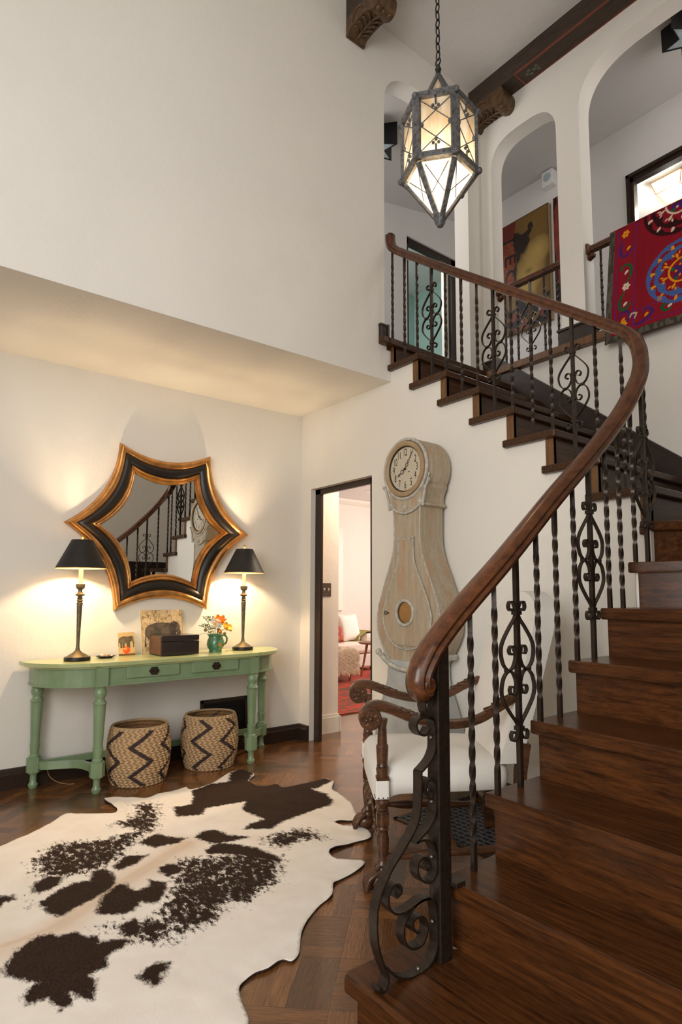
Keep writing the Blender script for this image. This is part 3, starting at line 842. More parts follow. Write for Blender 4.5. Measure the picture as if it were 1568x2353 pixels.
# ------------------------------------------------------------------ beams, corbels
def beam(y0, y1, label, motif):
    g = thing('ceiling_beam', label, 'beam', (1.14, (y0 + y1) / 2, 5.248))
    L = lambda b: b.xf(lambda v: v - Vector((1.14, (y0 + y1) / 2, 5.248)))
    L(MB().box(1.14, 5.0, y0, y1, 5.248, 5.412)).build('timber', 'beam_wood', g, bevel=.004)
    L(MB().box(1.62, 5.0, y0 - .001, y0 + .011, 5.2465, 5.256).box(1.62, 5.0, y1 - .012, y1 + .0005, 5.246, 5.25).box(1.61, 1.622, y0, y1 - .01, 5.2465, 5.25)).build('stripe', 'red_line', g)
    if motif:
        b = MB()
        for dx, dy in ((0, 0), (.03, .02), (.03, -.02), (.065, .0), (.095, .02), (.095, -.018)):
            b.ball((1.68 + dx, (y0 + y1) / 2 + dy, 5.2475), .016, 6, (1, 1, .12))
        L(b).build('painted_flower', plain('faded_green_flower_paint', (0.085, 0.085, 0.05), .6), g)
    return g
beam(.893, 1.046, 'painted timber ceiling beam with a red stripe above the arches', True)
beam(-.42, -.265, 'ceiling beam end above the left corbel at the top edge', False)

def corbel(yc, w, label):
    g = thing('corbel', label, 'corbel', (1.14, yc, 5.12))
    prof = [(0, .128), (0, -.012), (.012, -.02), (.03, -.012), (.045, .012), (.09, .020), (.14, .022), (.19, .020), (.235, .010), (.275, -.018), (.315, -.028), (.352, -.008), (.368, .04), (.36, .09), (.34, .128)]
    P = [(p.x, p.y) for p in cat([(x, z, 0) for x, z in prof[1:]], 3)] + [prof[0]]
    MB().prism(P, -w / 2, w / 2, fXZ2).build('block', 'corbel_wood', g, bevel=.005, smooth=35)
    b = MB()                      # acanthus leaves under the scroll
    for i in range(5):
        x = .045 + i * .045
        for s_ in (-1, 1):
            b.tube(cat([(x, s_ * .008, .012), (x + .03, s_ * .03, .006), (x + .045, s_ * .055, .012), (x + .03, s_ * .068, .022)], 4), [.007] * 12 + [.003], 6)
    b.tube(cat([(.03, 0, .0), (.13, 0, .014), (.22, 0, .008), (.31, 0, -.028)], 6), .011, 8)
    for dy in (-.05, 0, .05): b.ball((.318, dy, -.020), .022, 8, (1, .9, .8))
    b.build('leaf_carving', 'corbel_wood', g, smooth=50)
    for s_ in (-1, 1):
        v = [( .06 + .085 * (1 - t) + .045 * (1 - .6 * t) * math.cos(7 * t), s_ * w / 2, .068 + .042 * (1 - .6 * t) * math.sin(7 * t)) for t in np.linspace(0, 1, 24)]
        MB().tube(v, .006, 6).build('side_volute', 'corbel_wood', g, smooth=60)
    return g
fXZ2 = lambda p, q, t: (p, t, q)
corbel(.975, .165, 'carved gilt wood corbel behind the lantern, under the striped beam')
corbel(-.342, .155, 'carved gilt wood corbel at the top edge, left of the lantern chain')

# ------------------------------------------------------------------ pendant lantern
LX, LY, LR, LT = 2.325, -.737, .185, math.radians(38)
def hexp(r, z, k, da=0): a = LT + PI / 3 * k + da; return Vector((r * math.cos(a), r * math.sin(a), z))
la = thing('pendant_lantern', 'hexagonal iron lantern with mottled glass hanging on a chain', 'lantern', (LX, LY, 3.24))
z0 = 3.24
def lz(z): return z - z0
ZU, ZL, ZT, ZA = 3.55, 3.24, 2.985, 3.79
def bar(b, p, q, w, d):
    """flat bar from p to q, facing outwards."""
    p, q = Vector(p), Vector(q); m = (p + q) / 2; n = Vector((m.x, m.y, 0.0001)).normalized()
    return b.sweep([p, q], [(-d / 2, -w / 2), (d / 2, -w / 2), (d / 2, w / 2), (-d / 2, w / 2)], n)
for k in range(6):
    bar(MB(), hexp(LR, lz(ZL), k), hexp(LR, lz(ZU), k), .042, .016).build('corner_strap', 'lantern_metal', la)
    bar(MB(), hexp(.022, lz(ZT + .03), k), hexp(LR - .012, lz(ZL) - .02, k), .026, .012).build('lower_strap', 'lantern_metal', la)
    bar(MB(), hexp(.006, lz(ZA), k), hexp(.125, lz(ZU) + .012, k), .024, .010).build('roof_strap', 'lantern_metal', la)
def ring(z, h, r, t):
    return MB().sweep([hexp(r, z, k) for k in range(6)], [(-t, -h / 2), (t, -h / 2), (t, h / 2), (-t, h / 2)], [hexp(1, 0, k) for k in range(6)], closed=True)
for z, h, r in ((lz(ZU), .030, LR + .004), (lz(ZL), .030, LR + .004)):
    g = ring(z, h, r, .011)
    for k in range(6):
        for j in range(1, 6):
            a, c = hexp(r + .008, z, k), hexp(r + .008, z, k + 1); g.ball(a.lerp(c, j / 6), .006, 5)
        g.ball(hexp(r + .006, z, k), .017, 6)
    g.build('band', 'lantern_metal', la)
for k in range(6):
    A, B_, C_, D_ = hexp(LR - .006, lz(ZL), k), hexp(LR - .006, lz(ZL), k + 1), hexp(LR - .006, lz(ZU), k + 1), hexp(LR - .006, lz(ZU), k)
    MB().add([A, B_, C_, D_], [(0, 1, 2, 3)]).build('glass_pane', 'pane', la)
    MB().add([hexp(LR - .022, lz(ZL) - .015, k), hexp(LR - .022, lz(ZL) - .015, k + 1), hexp(.02, lz(ZT + .03), k + 1), hexp(.02, lz(ZT + .03), k)], [(0, 1, 2, 3)]).build('lower_pane', 'pane', la)
    MB().add([hexp(.120, lz(ZU) + .01, k), hexp(.120, lz(ZU) + .01, k + 1), hexp(.004, lz(ZA), k + .5)], [(0, 1, 2)]).build('roof_pane', 'pane', la)
    mp = lambda u, v: hexp(LR + .002, 0, k).lerp(hexp(LR + .002, 0, k + 1), u) + Vector((0, 0, lz(ZL) + v * (ZU - ZL)))
    b = MB()
    for (u0, v0), (u1, v1) in (((.1, .52), (.9, .93)), ((.1, .93), (.9, .52)), ((.1, .07), (.9, .5)), ((.1, .5), (.9, .07))):
        b.tube([mp(u0, v0), mp(u1, v1)], .0028, 5)
    for (u, v) in ((.5, .10), (.5, .90)):
        s_ = 1 if v < .5 else -1
        b.tube([mp(u, v - s_ * .04), mp(u, v + s_ * .07)], .005, 5)
        for du, dv in ((-.07, .09), (.07, .09), (0, .14)): b.ball(mp(u + du, v + s_ * dv), .008, 6)
    for u in (.13, .87): b.ball(mp(u, .51), .012, 6)
    b.build('lattice', 'lantern_metal', la)
    lo = lambda u, v: (hexp(LR - .018, lz(ZL) - .015, k).lerp(hexp(LR - .018, lz(ZL) - .015, k + 1), u)).lerp(hexp(.02, lz(ZT + .03), k).lerp(hexp(.02, lz(ZT + .03), k + 1), u), v)
    MB().tube([lo(.15, .05), lo(.85, .55)], .0028, 5).tube([lo(.85, .05), lo(.15, .55)], .0028, 5).build('lower_lattice', 'lantern_metal', la)
    MB().tube([hexp(.115, lz(ZU) + .02, k), hexp(.05, lz(ZU) + .14, k + 1)], .0025, 5).tube([hexp(.115, lz(ZU) + .02, k + 1), hexp(.05, lz(ZU) + .14, k)], .0025, 5).build('roof_lattice', 'lantern_metal', la)
MB().lathe([(.001, lz(2.972)), (.016, lz(2.976)), (.026, lz(2.995)), (.032, lz(3.03)), (.02, lz(3.035)), (.001, lz(3.035))], 14).build('finial', 'lantern_metal', la, smooth=40)
MB().lathe([(.001, lz(3.785)), (.016, lz(3.785)), (.012, lz(3.81)), (.017, lz(3.82)), (.008, lz(3.845)), (.001, lz(3.845))], 10).build('cap', 'black_metal', la, smooth=40)
MB().lathe([(.012, lz(3.13)), (.018, lz(3.15)), (.03, lz(3.19)), (.028, lz(3.215)), (.012, lz(3.24)), (.012, lz(3.26)), (.001, lz(3.26))], 14).build('bulb', 'bulb', la, smooth=50)
MB().lathe([(.001, lz(3.26)), (.014, lz(3.26)), (.014, lz(3.32)), (.006, lz(3.33)), (.006, lz(3.79)), (.001, lz(3.79))], 10).build('bulb_holder', 'candle', la, smooth=40)
lp = point('lantern_bulb_light', (0, 0, lz(3.175)), 18, (1.0, .82, .60), .036); lp.parent = la
z = 3.845; i = 0
hook = MB().tube([(.016 * math.cos(a), 0, lz(3.862) + .018 * math.sin(a)) for a in np.linspace(0, 2 * PI, 14, endpoint=False)], .004, 6, True)
hook.build('ring', 'black_metal', la, smooth=60)
z = 3.872
while z < 5.40:
    hl, wd = .026, .0115
    pts = []
    for a in np.linspace(0, 2 * PI, 16, endpoint=False):
        x = wd * math.cos(a); zz = hl * math.sin(a)
        pts.append((x, 0, zz) if i % 2 == 0 else (0, x, zz))
    MB().tube([(p[0], p[1], p[2] + lz(z + hl)) for p in pts], .0035, 6, True).build('chain_link', 'black_metal', la, smooth=60)
    z += .0445; i += 1

# ------------------------------------------------------------------ console table
ct = thing('console_table', 'sage green demilune console table with two drawers and turned legs', 'table', (.24, -1.19, 0))
O = Vector((.24, -1.19, 0))
def T(b): return b.xf(lambda v: v - O)
def dshape(x0, xf_, y0, y1, yf0, yf1, n=10):
    """D plan: straight front between yf0 and yf1 at xf_, rounded ends back to the wall."""
    pts = [(x0, y0)]
    for i in range(n + 1):
        t = PI / 2 * i / n; pts.append((x0 + .06 + (xf_ - x0 - .06 - .02) * math.sin(t), yf0 - (yf0 - y0) * math.cos(t)))
    pts += [(xf_, yf0 + .0), (xf_, yf1)]
    for i in range(n + 1):
        t = PI / 2 * (n - i) / n; pts.append((x0 + .06 + (xf_ - x0 - .06 - .02) * math.sin(t), yf1 + (y1 - yf1) * math.cos(t)))
    pts.append((x0, y1)); return pts
T(MB().prism(dshape(.02, .475, -2.065, -.335, -1.715, -.655), .734, .757)).build('tabletop', 'green_top', ct, bevel=.007)
T(MB().prism(dshape(.03, .455, -2.035, -.365, -1.70, -.67), .722, .735)).build('top_moulding', 'green_top', ct, bevel=.004)
T(MB().prism(dshape(.04, .435, -2.01, -.39, -1.70, -.67), .618, .724)).build('apron', 'green', ct, bevel=.003)
T(MB().prism(dshape(.036, .441, -2.015, -.385, -1.705, -.665), .612, .624)).build('apron_bead', 'green', ct, bevel=.002)
for y0, y1 in ((-1.555, -1.222), (-1.135, -.80)):
    d = T(MB().box(.425, .452, y0, y1, .650, .722)).build('drawer', 'green', ct, bevel=.006)
    yc = (y0 + y1) / 2
    h = MB()
    h.prism([(.030 * math.cos(t) * (1 + .08 * math.cos(6 * t)), .025 * math.sin(t) * (1 + .1 * math.cos(6 * t))) for t in np.linspace(0, 2 * PI, 36, endpoint=False)], 0, .004, lambda p, q, t: (.452 + t, yc + p, .686 + q))
    h.tube(cat([(.457, yc - .02, .690), (.470, yc - .018, .678), (.472, yc, .674), (.470, yc + .018, .678), (.457, yc + .02, .690)], 5), .0032, 6)
    T(h).build('drawer_pull', 'dark_metal', d, smooth=40)
LEG = [(.001, 0), (.022, 0), (.027, .012), (.028, .022), (.02, .035), (.019, .075), (.024, .09)]
LEG2 = [(.026, .182), (.030, .19), (.024, .20), (.026, .22), (.030, .26), (.026, .262), (.031, .40), (.035, .495), (.036, .51), (.040, .515), (.036, .522), (.027, .535), (.026, .545), (.034, .56), (.037, .575), (.032, .595), (.026, .605), (.033, .615), (.001, .62)]
for x, y in ((.425, -1.70), (.425, -.68), (.075, -1.965), (.075, -.40)):
    l = MB().lathe(LEG + [(.024, .09)], 16, (x, y, 0)).lathe([(.001, .18)] + LEG2, 20, (x, y, 0))
    o8 = [(.040 * math.cos(PI / 8 + PI / 4 * i) / math.cos(PI / 8), .040 * math.sin(PI / 8 + PI / 4 * i) / math.cos(PI / 8)) for i in range(8)]
    l.prism([(x + p, y + q) for p, q in o8], .095, .178)
    l.prism([(x + p * .7, y + q * .7) for p, q in o8], .085, .19)
    if x > .2: l.box(x - .034, x + .034, y - .034, y + .034, .615, .725)
    else: l.box(x - .03, x + .034, y - .034, y + .034, .615, .725)
    T(l).build('leg', 'green', ct, smooth=35)
b = MB()
for y0, y1, s_ in ((-1.70, -1.965, 1), (-.68, -.40, -1)):
    b.sweep(cat([(.40, y0 - s_ * .02, .135), (.33, y0 - s_ * .02, .135), (.22, (y0 + y1) / 2 + s_ * .07, .135), (.14, y1 + s_ * .05, .135), (.09, y1 + s_ * .03, .135)], 6), RIB(.045, .022), (0, 0, 1))
b.box(.055, .085, -1.94, -.42, .115, .155)
T(b).build('stretcher', 'green', ct, smooth=35)

# ------------------------------------------------------------------ star mirror
MC = Vector((0.0, -1.188, 1.628))
mi = thing('wall_mirror', 'six-pointed star mirror in a gilt and black frame above the console', 'mirror', MC)
def star(R, sag, n=14):
    pts = []; idx = []
    for k in range(6):
        a0, a1 = PI / 3 * k, PI / 3 * (k + 1)
        p, q = Vector((R * math.cos(a0), R * math.sin(a0))), Vector((R * math.cos(a1), R * math.sin(a1)))
        m = (p + q) / 2; nrm = -m.normalized()
        for i in range(n):
            t = i / n; pts.append(p.lerp(q, t) + nrm * sag * 4 * t * (1 - t))
    return pts
def starband(rows, mat, name, smooth=50):
    """rows: (R, sag, x) loops joined into a band."""
    b = MB(); vs = []; fs = []; N = 84
    for R, sag, x in rows: vs += [(x, -p.x * -1, p.y) for p in star(R, sag)]
    for r in range(len(rows) - 1):
        for i in range(N): fs.append((r * N + i, r * N + (i + 1) % N, (r + 1) * N + (i + 1) % N, (r + 1) * N + i))
    return b.add(vs, fs).build(name, mat, mi, smooth=smooth)
starband([(.655, .088, .004), (.668, .089, .03), (.655, .088, .055), (.63, .085, .064), (.60, .081, .058), (.588, .079, .046)], 'gold', 'outer_gilt_moulding')
starband([(.590, .079, .046), (.575, .077, .058), (.545, .073, .060), (.515, .069, .050), (.50, .067, .040)], 'ebony', 'black_band')
starband([(.502, .067, .036), (.495, .066, .050), (.482, .064, .054), (.470, .062, .046), (.466, .062, .040), (.455, .060, .042), (.446, .058, .034), (.436, .057, .022)], 'gold', 'inner_gilt_moulding')
g = MB(); p = star(.44, .058); g.prism([(q.x, q.y) for q in p], .012, .018, lambda a, b_, t: (t, a, b_)); g.build('mirror_glass', 'mirror', mi)

# ------------------------------------------------------------------ table lamps
TZ0 = .7575
def lamp(loc, label):
    g = thing('table_lamp', label, 'lamp', loc, 0, 'pair of candlestick lamps on the green console')
    MB().lathe([(.001, 0), (.074, 0), (.076, .006), (.076, .018), (.072, .024), (.001, .024)], 32).build('base', 'black_metal', g, smooth=40)
    MB().lathe([(.066, .024), (.05, .036), (.028, .048), (.014, .062), (.010, .085), (.0095, .10), (.013, .24), (.0165, .33), (.018, .352), (.013, .358), (.019, .366), (.013, .374), (.018, .380), (.012, .386), (.014, .392), (.026, .398), (.028, .403), (.018, .41), (.013, .418), (.012, .432), (.024, .442), (.027, .455), (.027, .468), (.001, .468)], 24).build('stem', 'bronze', g, smooth=40)
    MB().lathe([(.001, .468), (.013, .468), (.0135, .60), (.001, .60)], 16).build('candle_sleeve', 'candle', g, smooth=40)
    s = MB(); n = 40; z1, z2, r1, r2 = .565, .742, .148, .062
    for r_, d, nm, mt in ((0, 0, 'shade', 'lamp_black'), (-.002, 0, 'shade_lining', 'shade_gold')):
        vs = []; fs = []
        for zz, rr in ((z1, r1 + r_), (z2, r2 + r_)):
            vs += [(rr * math.cos(2 * PI * k / n), rr * math.sin(2 * PI * k / n), zz) for k in range(n)]
        fs = [(k, (k + 1) % n, n + (k + 1) % n, n + k) for k in range(n)]
        MB().add(vs, fs).build(nm, mt, g, smooth=40)
    MB().tube([((r1 - .001) * math.cos(a), (r1 - .001) * math.sin(a), z1) for a in np.linspace(0, 2 * PI, 40, endpoint=False)], .0022, 6, True).build('shade_rim', 'gold', g, smooth=60)
    MB().lathe([(.008, .60), (.015, .625), (.017, .645), (.012, .675), (.003, .70), (.001, .70)], 14).build('bulb', 'bulb', g, smooth=60)
    MB().tube([(-r2, 0, .735), (r2, 0, .735)], .002, 6).tube([(0, -r2, .735), (0, r2, .735)], .002, 6).lathe([(.002, .70), (.002, .745), (.007, .752), (.008, .762), (.004, .774), (.001, .776)], 10).build('finial', 'gold', g, smooth=40)
    l = point('table_lamp_light', (0, 0, .655), 52, WARM, .024); l.parent = g
    return g
lamp((.235, -1.788, TZ0), 'black-shaded candlestick lamp on the left end of the green console')
LAMP2 = lamp((.205, -.640, TZ0), 'black-shaded candlestick lamp beside the flower jug on the right end')

# ------------------------------------------------------------------ things on the console
def srgb(h):
    c = np.array([int(h[i:i + 2], 16) / 255 for i in (0, 2, 4)]); return np.where(c < .04045, c / 12.92, ((c + .055) / 1.055) ** 2.4)
def lay(col, mask, c): col[mask] = c
def elephant(u, v, cx, cy, s, col, dark, mid):
    """side view of an elephant facing right, about 2 s wide."""
    n = fbm(u / s * 5, v / s * 5, 3)
    def put(m, k=1.0):
        sh = np.clip(-.05 + 1.0 * n * k, 0, 1)[:, None]; c = dark * (1 - sh) + mid * sh
        col[m] = c[m]
    E = lambda a, b, p, q, ang=0: ell(u, v, cx + a * s, cy + b * s, p * s, q * s, ang) < 1
    for lx, k in ((-.62, .55), (-.30, .5), (.22, .5), (.42, .55)):
        put((np.abs(u - cx - lx * s) < (.13 + .04 * np.clip(-(v - cy) / s - .9, 0, 1)) * s) & (v < cy - .1 * s) & (v > cy - 1.08 * s), k)
    put(E(-.18, 0, .78, .50, .05)); put(E(-.55, -.05, .42, .46)); put(E(.30, .05, .42, .42))
    put(E(.70, .22, .33, .32)); put(E(.58, .08, .22, .36, .15), .55)
    for i in range(14):
        t = i / 13; put(E(.90 + .10 * math.sin(t * 2.4), .05 - 1.0 * t, .13 - .075 * t, .12))
    put(E(.96, -.98, .1, .06)); put(seg(u, v, cx - .92 * s, cy + .1 * s, cx - .98 * s, cy - .7 * s) < .03 * s, .5)
    put(E(-.98, -.74, .05, .12), .3)
    col[E(.80, .27, .035, .03)] = dark * .4

def print1(u, v):
    w = .295; col = np.tile(srgb('cbb48c'), (len(u), 1)); n = fbm(u * 30, v * 30, 5, 5); m = fbm(u * 90, v * 45, 8, 3)
    col *= (.72 + .5 * n)[:, None]
    lay(col, (m > .68), srgb('8d7450')); lay(col, (np.abs(n - .5) < .012), srgb('7a5a3e'))
    lay(col, (fbm(u * 60, v * 60, 21, 3) > .72) & (v > .22), srgb('b3a050')); lay(col, np.minimum(u, w - u) < .003, srgb('8a6f45'))
    elephant(u, v, .148, .155, .125, col, srgb('17130f'), srgb('72675a')); return col
def print2(u, v):
    col = np.tile(srgb('d2b27a'), (len(u), 1)); col *= (.85 + .3 * fbm(u * 40, v * 40, 2))[:, None]
    lay(col, v < .012, srgb('7a5230')); elephant(u, v, .050, .104, .050, col, srgb('3a3428'), srgb('8b7c5c'))
    k = ell(u, v, .052, .036, .0235, .0235); lay(col, k < 1, srgb('e8591a')); lay(col, ell(u, v, .046, .043, .013, .013) < 1, srgb('f5853a'))
    lay(col, ell(u, v, .041, .046, .004, .004) < 1, srgb('ffe2b0')); return col
def leaning_print(name, label, y0, w, h, xb, xt, fn, nx, ny):
    g = thing(name, label, 'picture', (xb, y0 + w / 2, TZ0))
    t = Vector((xt - xb, 0, h)).normalized()
    nr = np.cross((0, 1, 0), t)
    b = MB().obox(t * (h / 2) - Vector(nr) * .004, (0, w / 2, 0), t * h / 2, Vector(nr) * .0035); b.build('board', 'ivory', g)
    painted_panel('printed_face', 'page', g, Vector((0, -w / 2, 0)), (0, 1, 0), t, w, h, nx, ny, fn)
    return g
leaning_print('elephant_print', 'square antique print of a dark elephant behind the wooden box', -1.345, .295, .305, .115, .04, print1, 170, 176)
leaning_print('elephant_card', 'small card of a circus elephant standing on an orange ball', -1.495, .108, .155, .10, .06, print2, 84, 120)
bx = thing('wooden_box', 'dark rosewood box with a keyhole on the green console', 'box', (.22, -1.168, TZ0), math.radians(0))
MB().box(-.115, .11, -.130, .130, .004, .094).build('body', 'box_wood', bx, bevel=.003)
MB().box(-.115, .11, -.130, .130, .096, .133).build('lid', 'box_wood', bx, bevel=.004)
MB().box(-.105, .10, -.1315, -.1303, .01, .128).build('end_panel', 'box_end', bx)
MB().lathe([(.001, 0), (.007, 0), (.007, .0015), (.001, .0015)], 12, (.11, .0, .072), 'x').build('keyhole', 'dark_metal', bx)
ds = thing('trinket_dish', 'flat dark dish left of the elephant card', 'dish', (.17, -1.60, TZ0))
MB().lathe([(.001, 0), (.034, 0), (.058, .010), (.061, .012), (.058, .014), (.034, .005), (.001, .005)], 28).build('plate', 'mud_cork', ds, smooth=50)
for i in range(7):
    a = i * 2.4; r = .012 + .005 * i
    o = MB().ball((0, 0, 0), .010 + .004 * (i % 3), 7, (1, .8, .42)).build('trinket', 'coin' if i % 2 else 'petal_white', None, smooth=60)
    o.location = (.17 + r * math.cos(a), -1.60 + r * math.sin(a), TZ0 + .011 + .003 * (i % 3))
    tag(o, 'small shell or coin lying in the flat dark dish', 'trinket', 'trinkets in the dark dish')

jg = thing('pitcher', 'green glazed pottery pitcher holding flowers', 'pitcher', (.215, -.862, TZ0))
MB().lathe([(r_ * 1.2, z_) for r_, z_ in [(.001, 0), (.036, 0), (.038, .006), (.036, .012), (.046, .028), (.052, .05), (.050, .075), (.042, .098), (.040, .11), (.044, .123), (.041, .124), (.036, .11), (.038, .095), (.045, .07), (.046, .05), (.03, .015), (.001, .015)]], 28).build('body', 'jug', jg, smooth=50)
MB().tube(cat([(.0, .048, .112), (.0, .072, .112), (.0, .087, .092), (.0, .083, .062), (.0, .060, .042)], 6), .0068, 8).build('handle', 'jug', jg, smooth=60)
MB().add([(.022, -.043, .118), (-.022, -.043, .118), (0, -.068, .128), (.014, -.041, .098), (-.014, -.041, .098)], [(0, 2, 3), (1, 4, 2), (3, 2, 4), (0, 1, 2)]).build('spout', 'jug', jg)
MB().lathe([(.001, 0), (.013, 0), (.013, .004), (.001, .004)], 14, (.060, .004, .052), 'x').build('medallion', 'amber_bead', jg, smooth=40)
def flower(name, label, tip, petal, r, np_, core, group=None, cup=.4, tilt=(.5, -.3)):
    base = Vector((.215, -.862, TZ0 + .10)); tip = Vector(tip)
    g = thing(name, label, 'flower', base, 0, group); d = tip - base
    MB().tube(cat([(0, 0, -.05), tuple(d * .5 + Vector((0, 0, .01))), tuple(d)], 6), .0016, 5).build('stem', 'stem', g, smooth=60)
    ax = Vector((tilt[0], tilt[1], 1)).normalized(); q = Vector((0, 0, 1)).rotation_difference(ax)
    b = MB()
    for ring_ in range(2):
        for k in range(np_):
            a = 2 * PI * (k + .5 * ring_) / np_; rr = r * (1 - .25 * ring_); vs = []
            for i in range(5):
                t = i / 4; wd = rr * .50 * math.sin(PI * (.12 + .80 * t)); zz = cup * rr * t * t + .003 * ring_
                for s_ in (-1, 0, 1): vs.append(Vector((rr * t, s_ * wd, zz + (.12 * rr * abs(s_) * t))))
            vs = [q @ (Matrix.Rotation(a, 3, 'Z') @ v) + d for v in vs]
            fs = [(i * 3 + s_, i * 3 + s_ + 1, i * 3 + 4 + s_, i * 3 + 3 + s_) for i in range(4) for s_ in (0, 1)]
            b.add(vs, fs)
    b.build('petals', petal, g, smooth=60)
    MB().ball(tuple(d + ax * .005), r * .26, 7).build('flower_centre', core, g, smooth=60)
    return g
F = lambda y, z, x=.235: (x, y, z)
flower('poppy', 'white poppy with a yellow centre in the green pitcher', F(-.902, .952, .28), 'petal_white', .042, 6, 'petal_yellow', tilt=(1.2, -.5))
flower('poppy', 'large orange poppy standing highest in the pitcher', F(-.860, .965, .265), 'petal_orange', .045, 6, 'petal_yellow', cup=.8, tilt=(.7, -.2))
flower('poppy', 'yellow poppy leaning right in the pitcher', F(-.815, .925, .285), 'petal_yellow', .041, 6, 'petal_orange', tilt=(1.0, .3))
flower('poppy', 'small cream poppy drooping over the pitcher rim', F(-.868, .900, .285), 'petal_orange', .018, 6, 'petal_white', tilt=(1.3, 0))
def budstem(label, pts, r):
    base = Vector((.215, -.862, TZ0 + .10)); g = thing('flower_bud', label, 'flower bud', base)
    P = cat([(0, 0, -.05)] + [tuple(Vector(p) - base) for p in pts], 5)
    MB().tube(P, .0015, 5).build('stem', 'stem', g, smooth=60); MB().ball(P[-1], r, 8, (1, 1, 1.15)).build('bud', 'bud', g, smooth=60)
budstem('olive bud hanging far out left of the pitcher', [(.235, -.92, .885), (.245, -.985, .888), (.25, -1.015, .875)], .011)
budstem('olive bud out on the right of the pitcher', [(.22, -.82, .90), (.23, -.775, .905), (.235, -.757, .91)], .011)
budstem('olive bud low on the left of the white poppy', [(.23, -.91, .89), (.245, -.955, .915)], .012)
budstem('olive bud above the pitcher handle', [(.22, -.835, .88), (.24, -.805, .885)], .011)
def spray(label, y0, y1, z1, seed, n=4):
    base = Vector((.215, -.862, TZ0 + .10)); g = thing('leaf_sprig', label, 'sprig', base); rnd = random.Random(seed)
    st_ = MB(); lf = MB()
    for k in range(n):
        y = y0 + (y1 - y0) * k / max(1, n - 1); tip = Vector((.20 + .05 * rnd.random(), y, z1 - .02 * rnd.random())) - base
        P = cat([(0, 0, -.05), tuple(tip * .5 + Vector((0, 0, .012))), tuple(tip)], 5); st_.tube(P, .0012, 4)
        for i in range(4, len(P)):
            for s_ in (-1, 1):
                d_ = Vector((rnd.uniform(-.4, 1), s_ * rnd.uniform(.5, 1), rnd.uniform(.2, 1))).normalized() * .016; w_ = d_.cross(Vector((1, 0, 0))).normalized() * .0038
                c_ = P[i]; lf.add([c_, c_ + d_ * .5 + w_, c_ + d_, c_ + d_ * .5 - w_], [(0, 1, 2, 3)])
    st_.build('stem', 'stem', g, smooth=60); lf.build('leaves', 'stem', g)
spray('feathery pale sprig above the white poppy', -.955, -.895, 1.01, 3, 4)
spray('leafy green sprig right of the orange poppy', -.835, -.795, .995, 5, 3)
spray('drooping leafy sprig left of the white poppy', -.985, -.945, .95, 9, 3)
MB().tube(cat([(.05, -.16, .004), (-.005, -.125, .003), (.005, -.095, .003), (0, -.072, .006)], 6), .0018, 5).build('cord', 'cord', LAMP2, smooth=60)
tag(MB().tube(cat([(.10, -1.90, .14), (.085, -1.88, .06), (.11, -1.84, .02), (.14, -1.79, .004), (.16, -1.75, .003)], 6), .003, 6).build('power_cable', 'cord', None, smooth=60), 'brown cord hanging behind the left table legs onto the floor', 'cord')

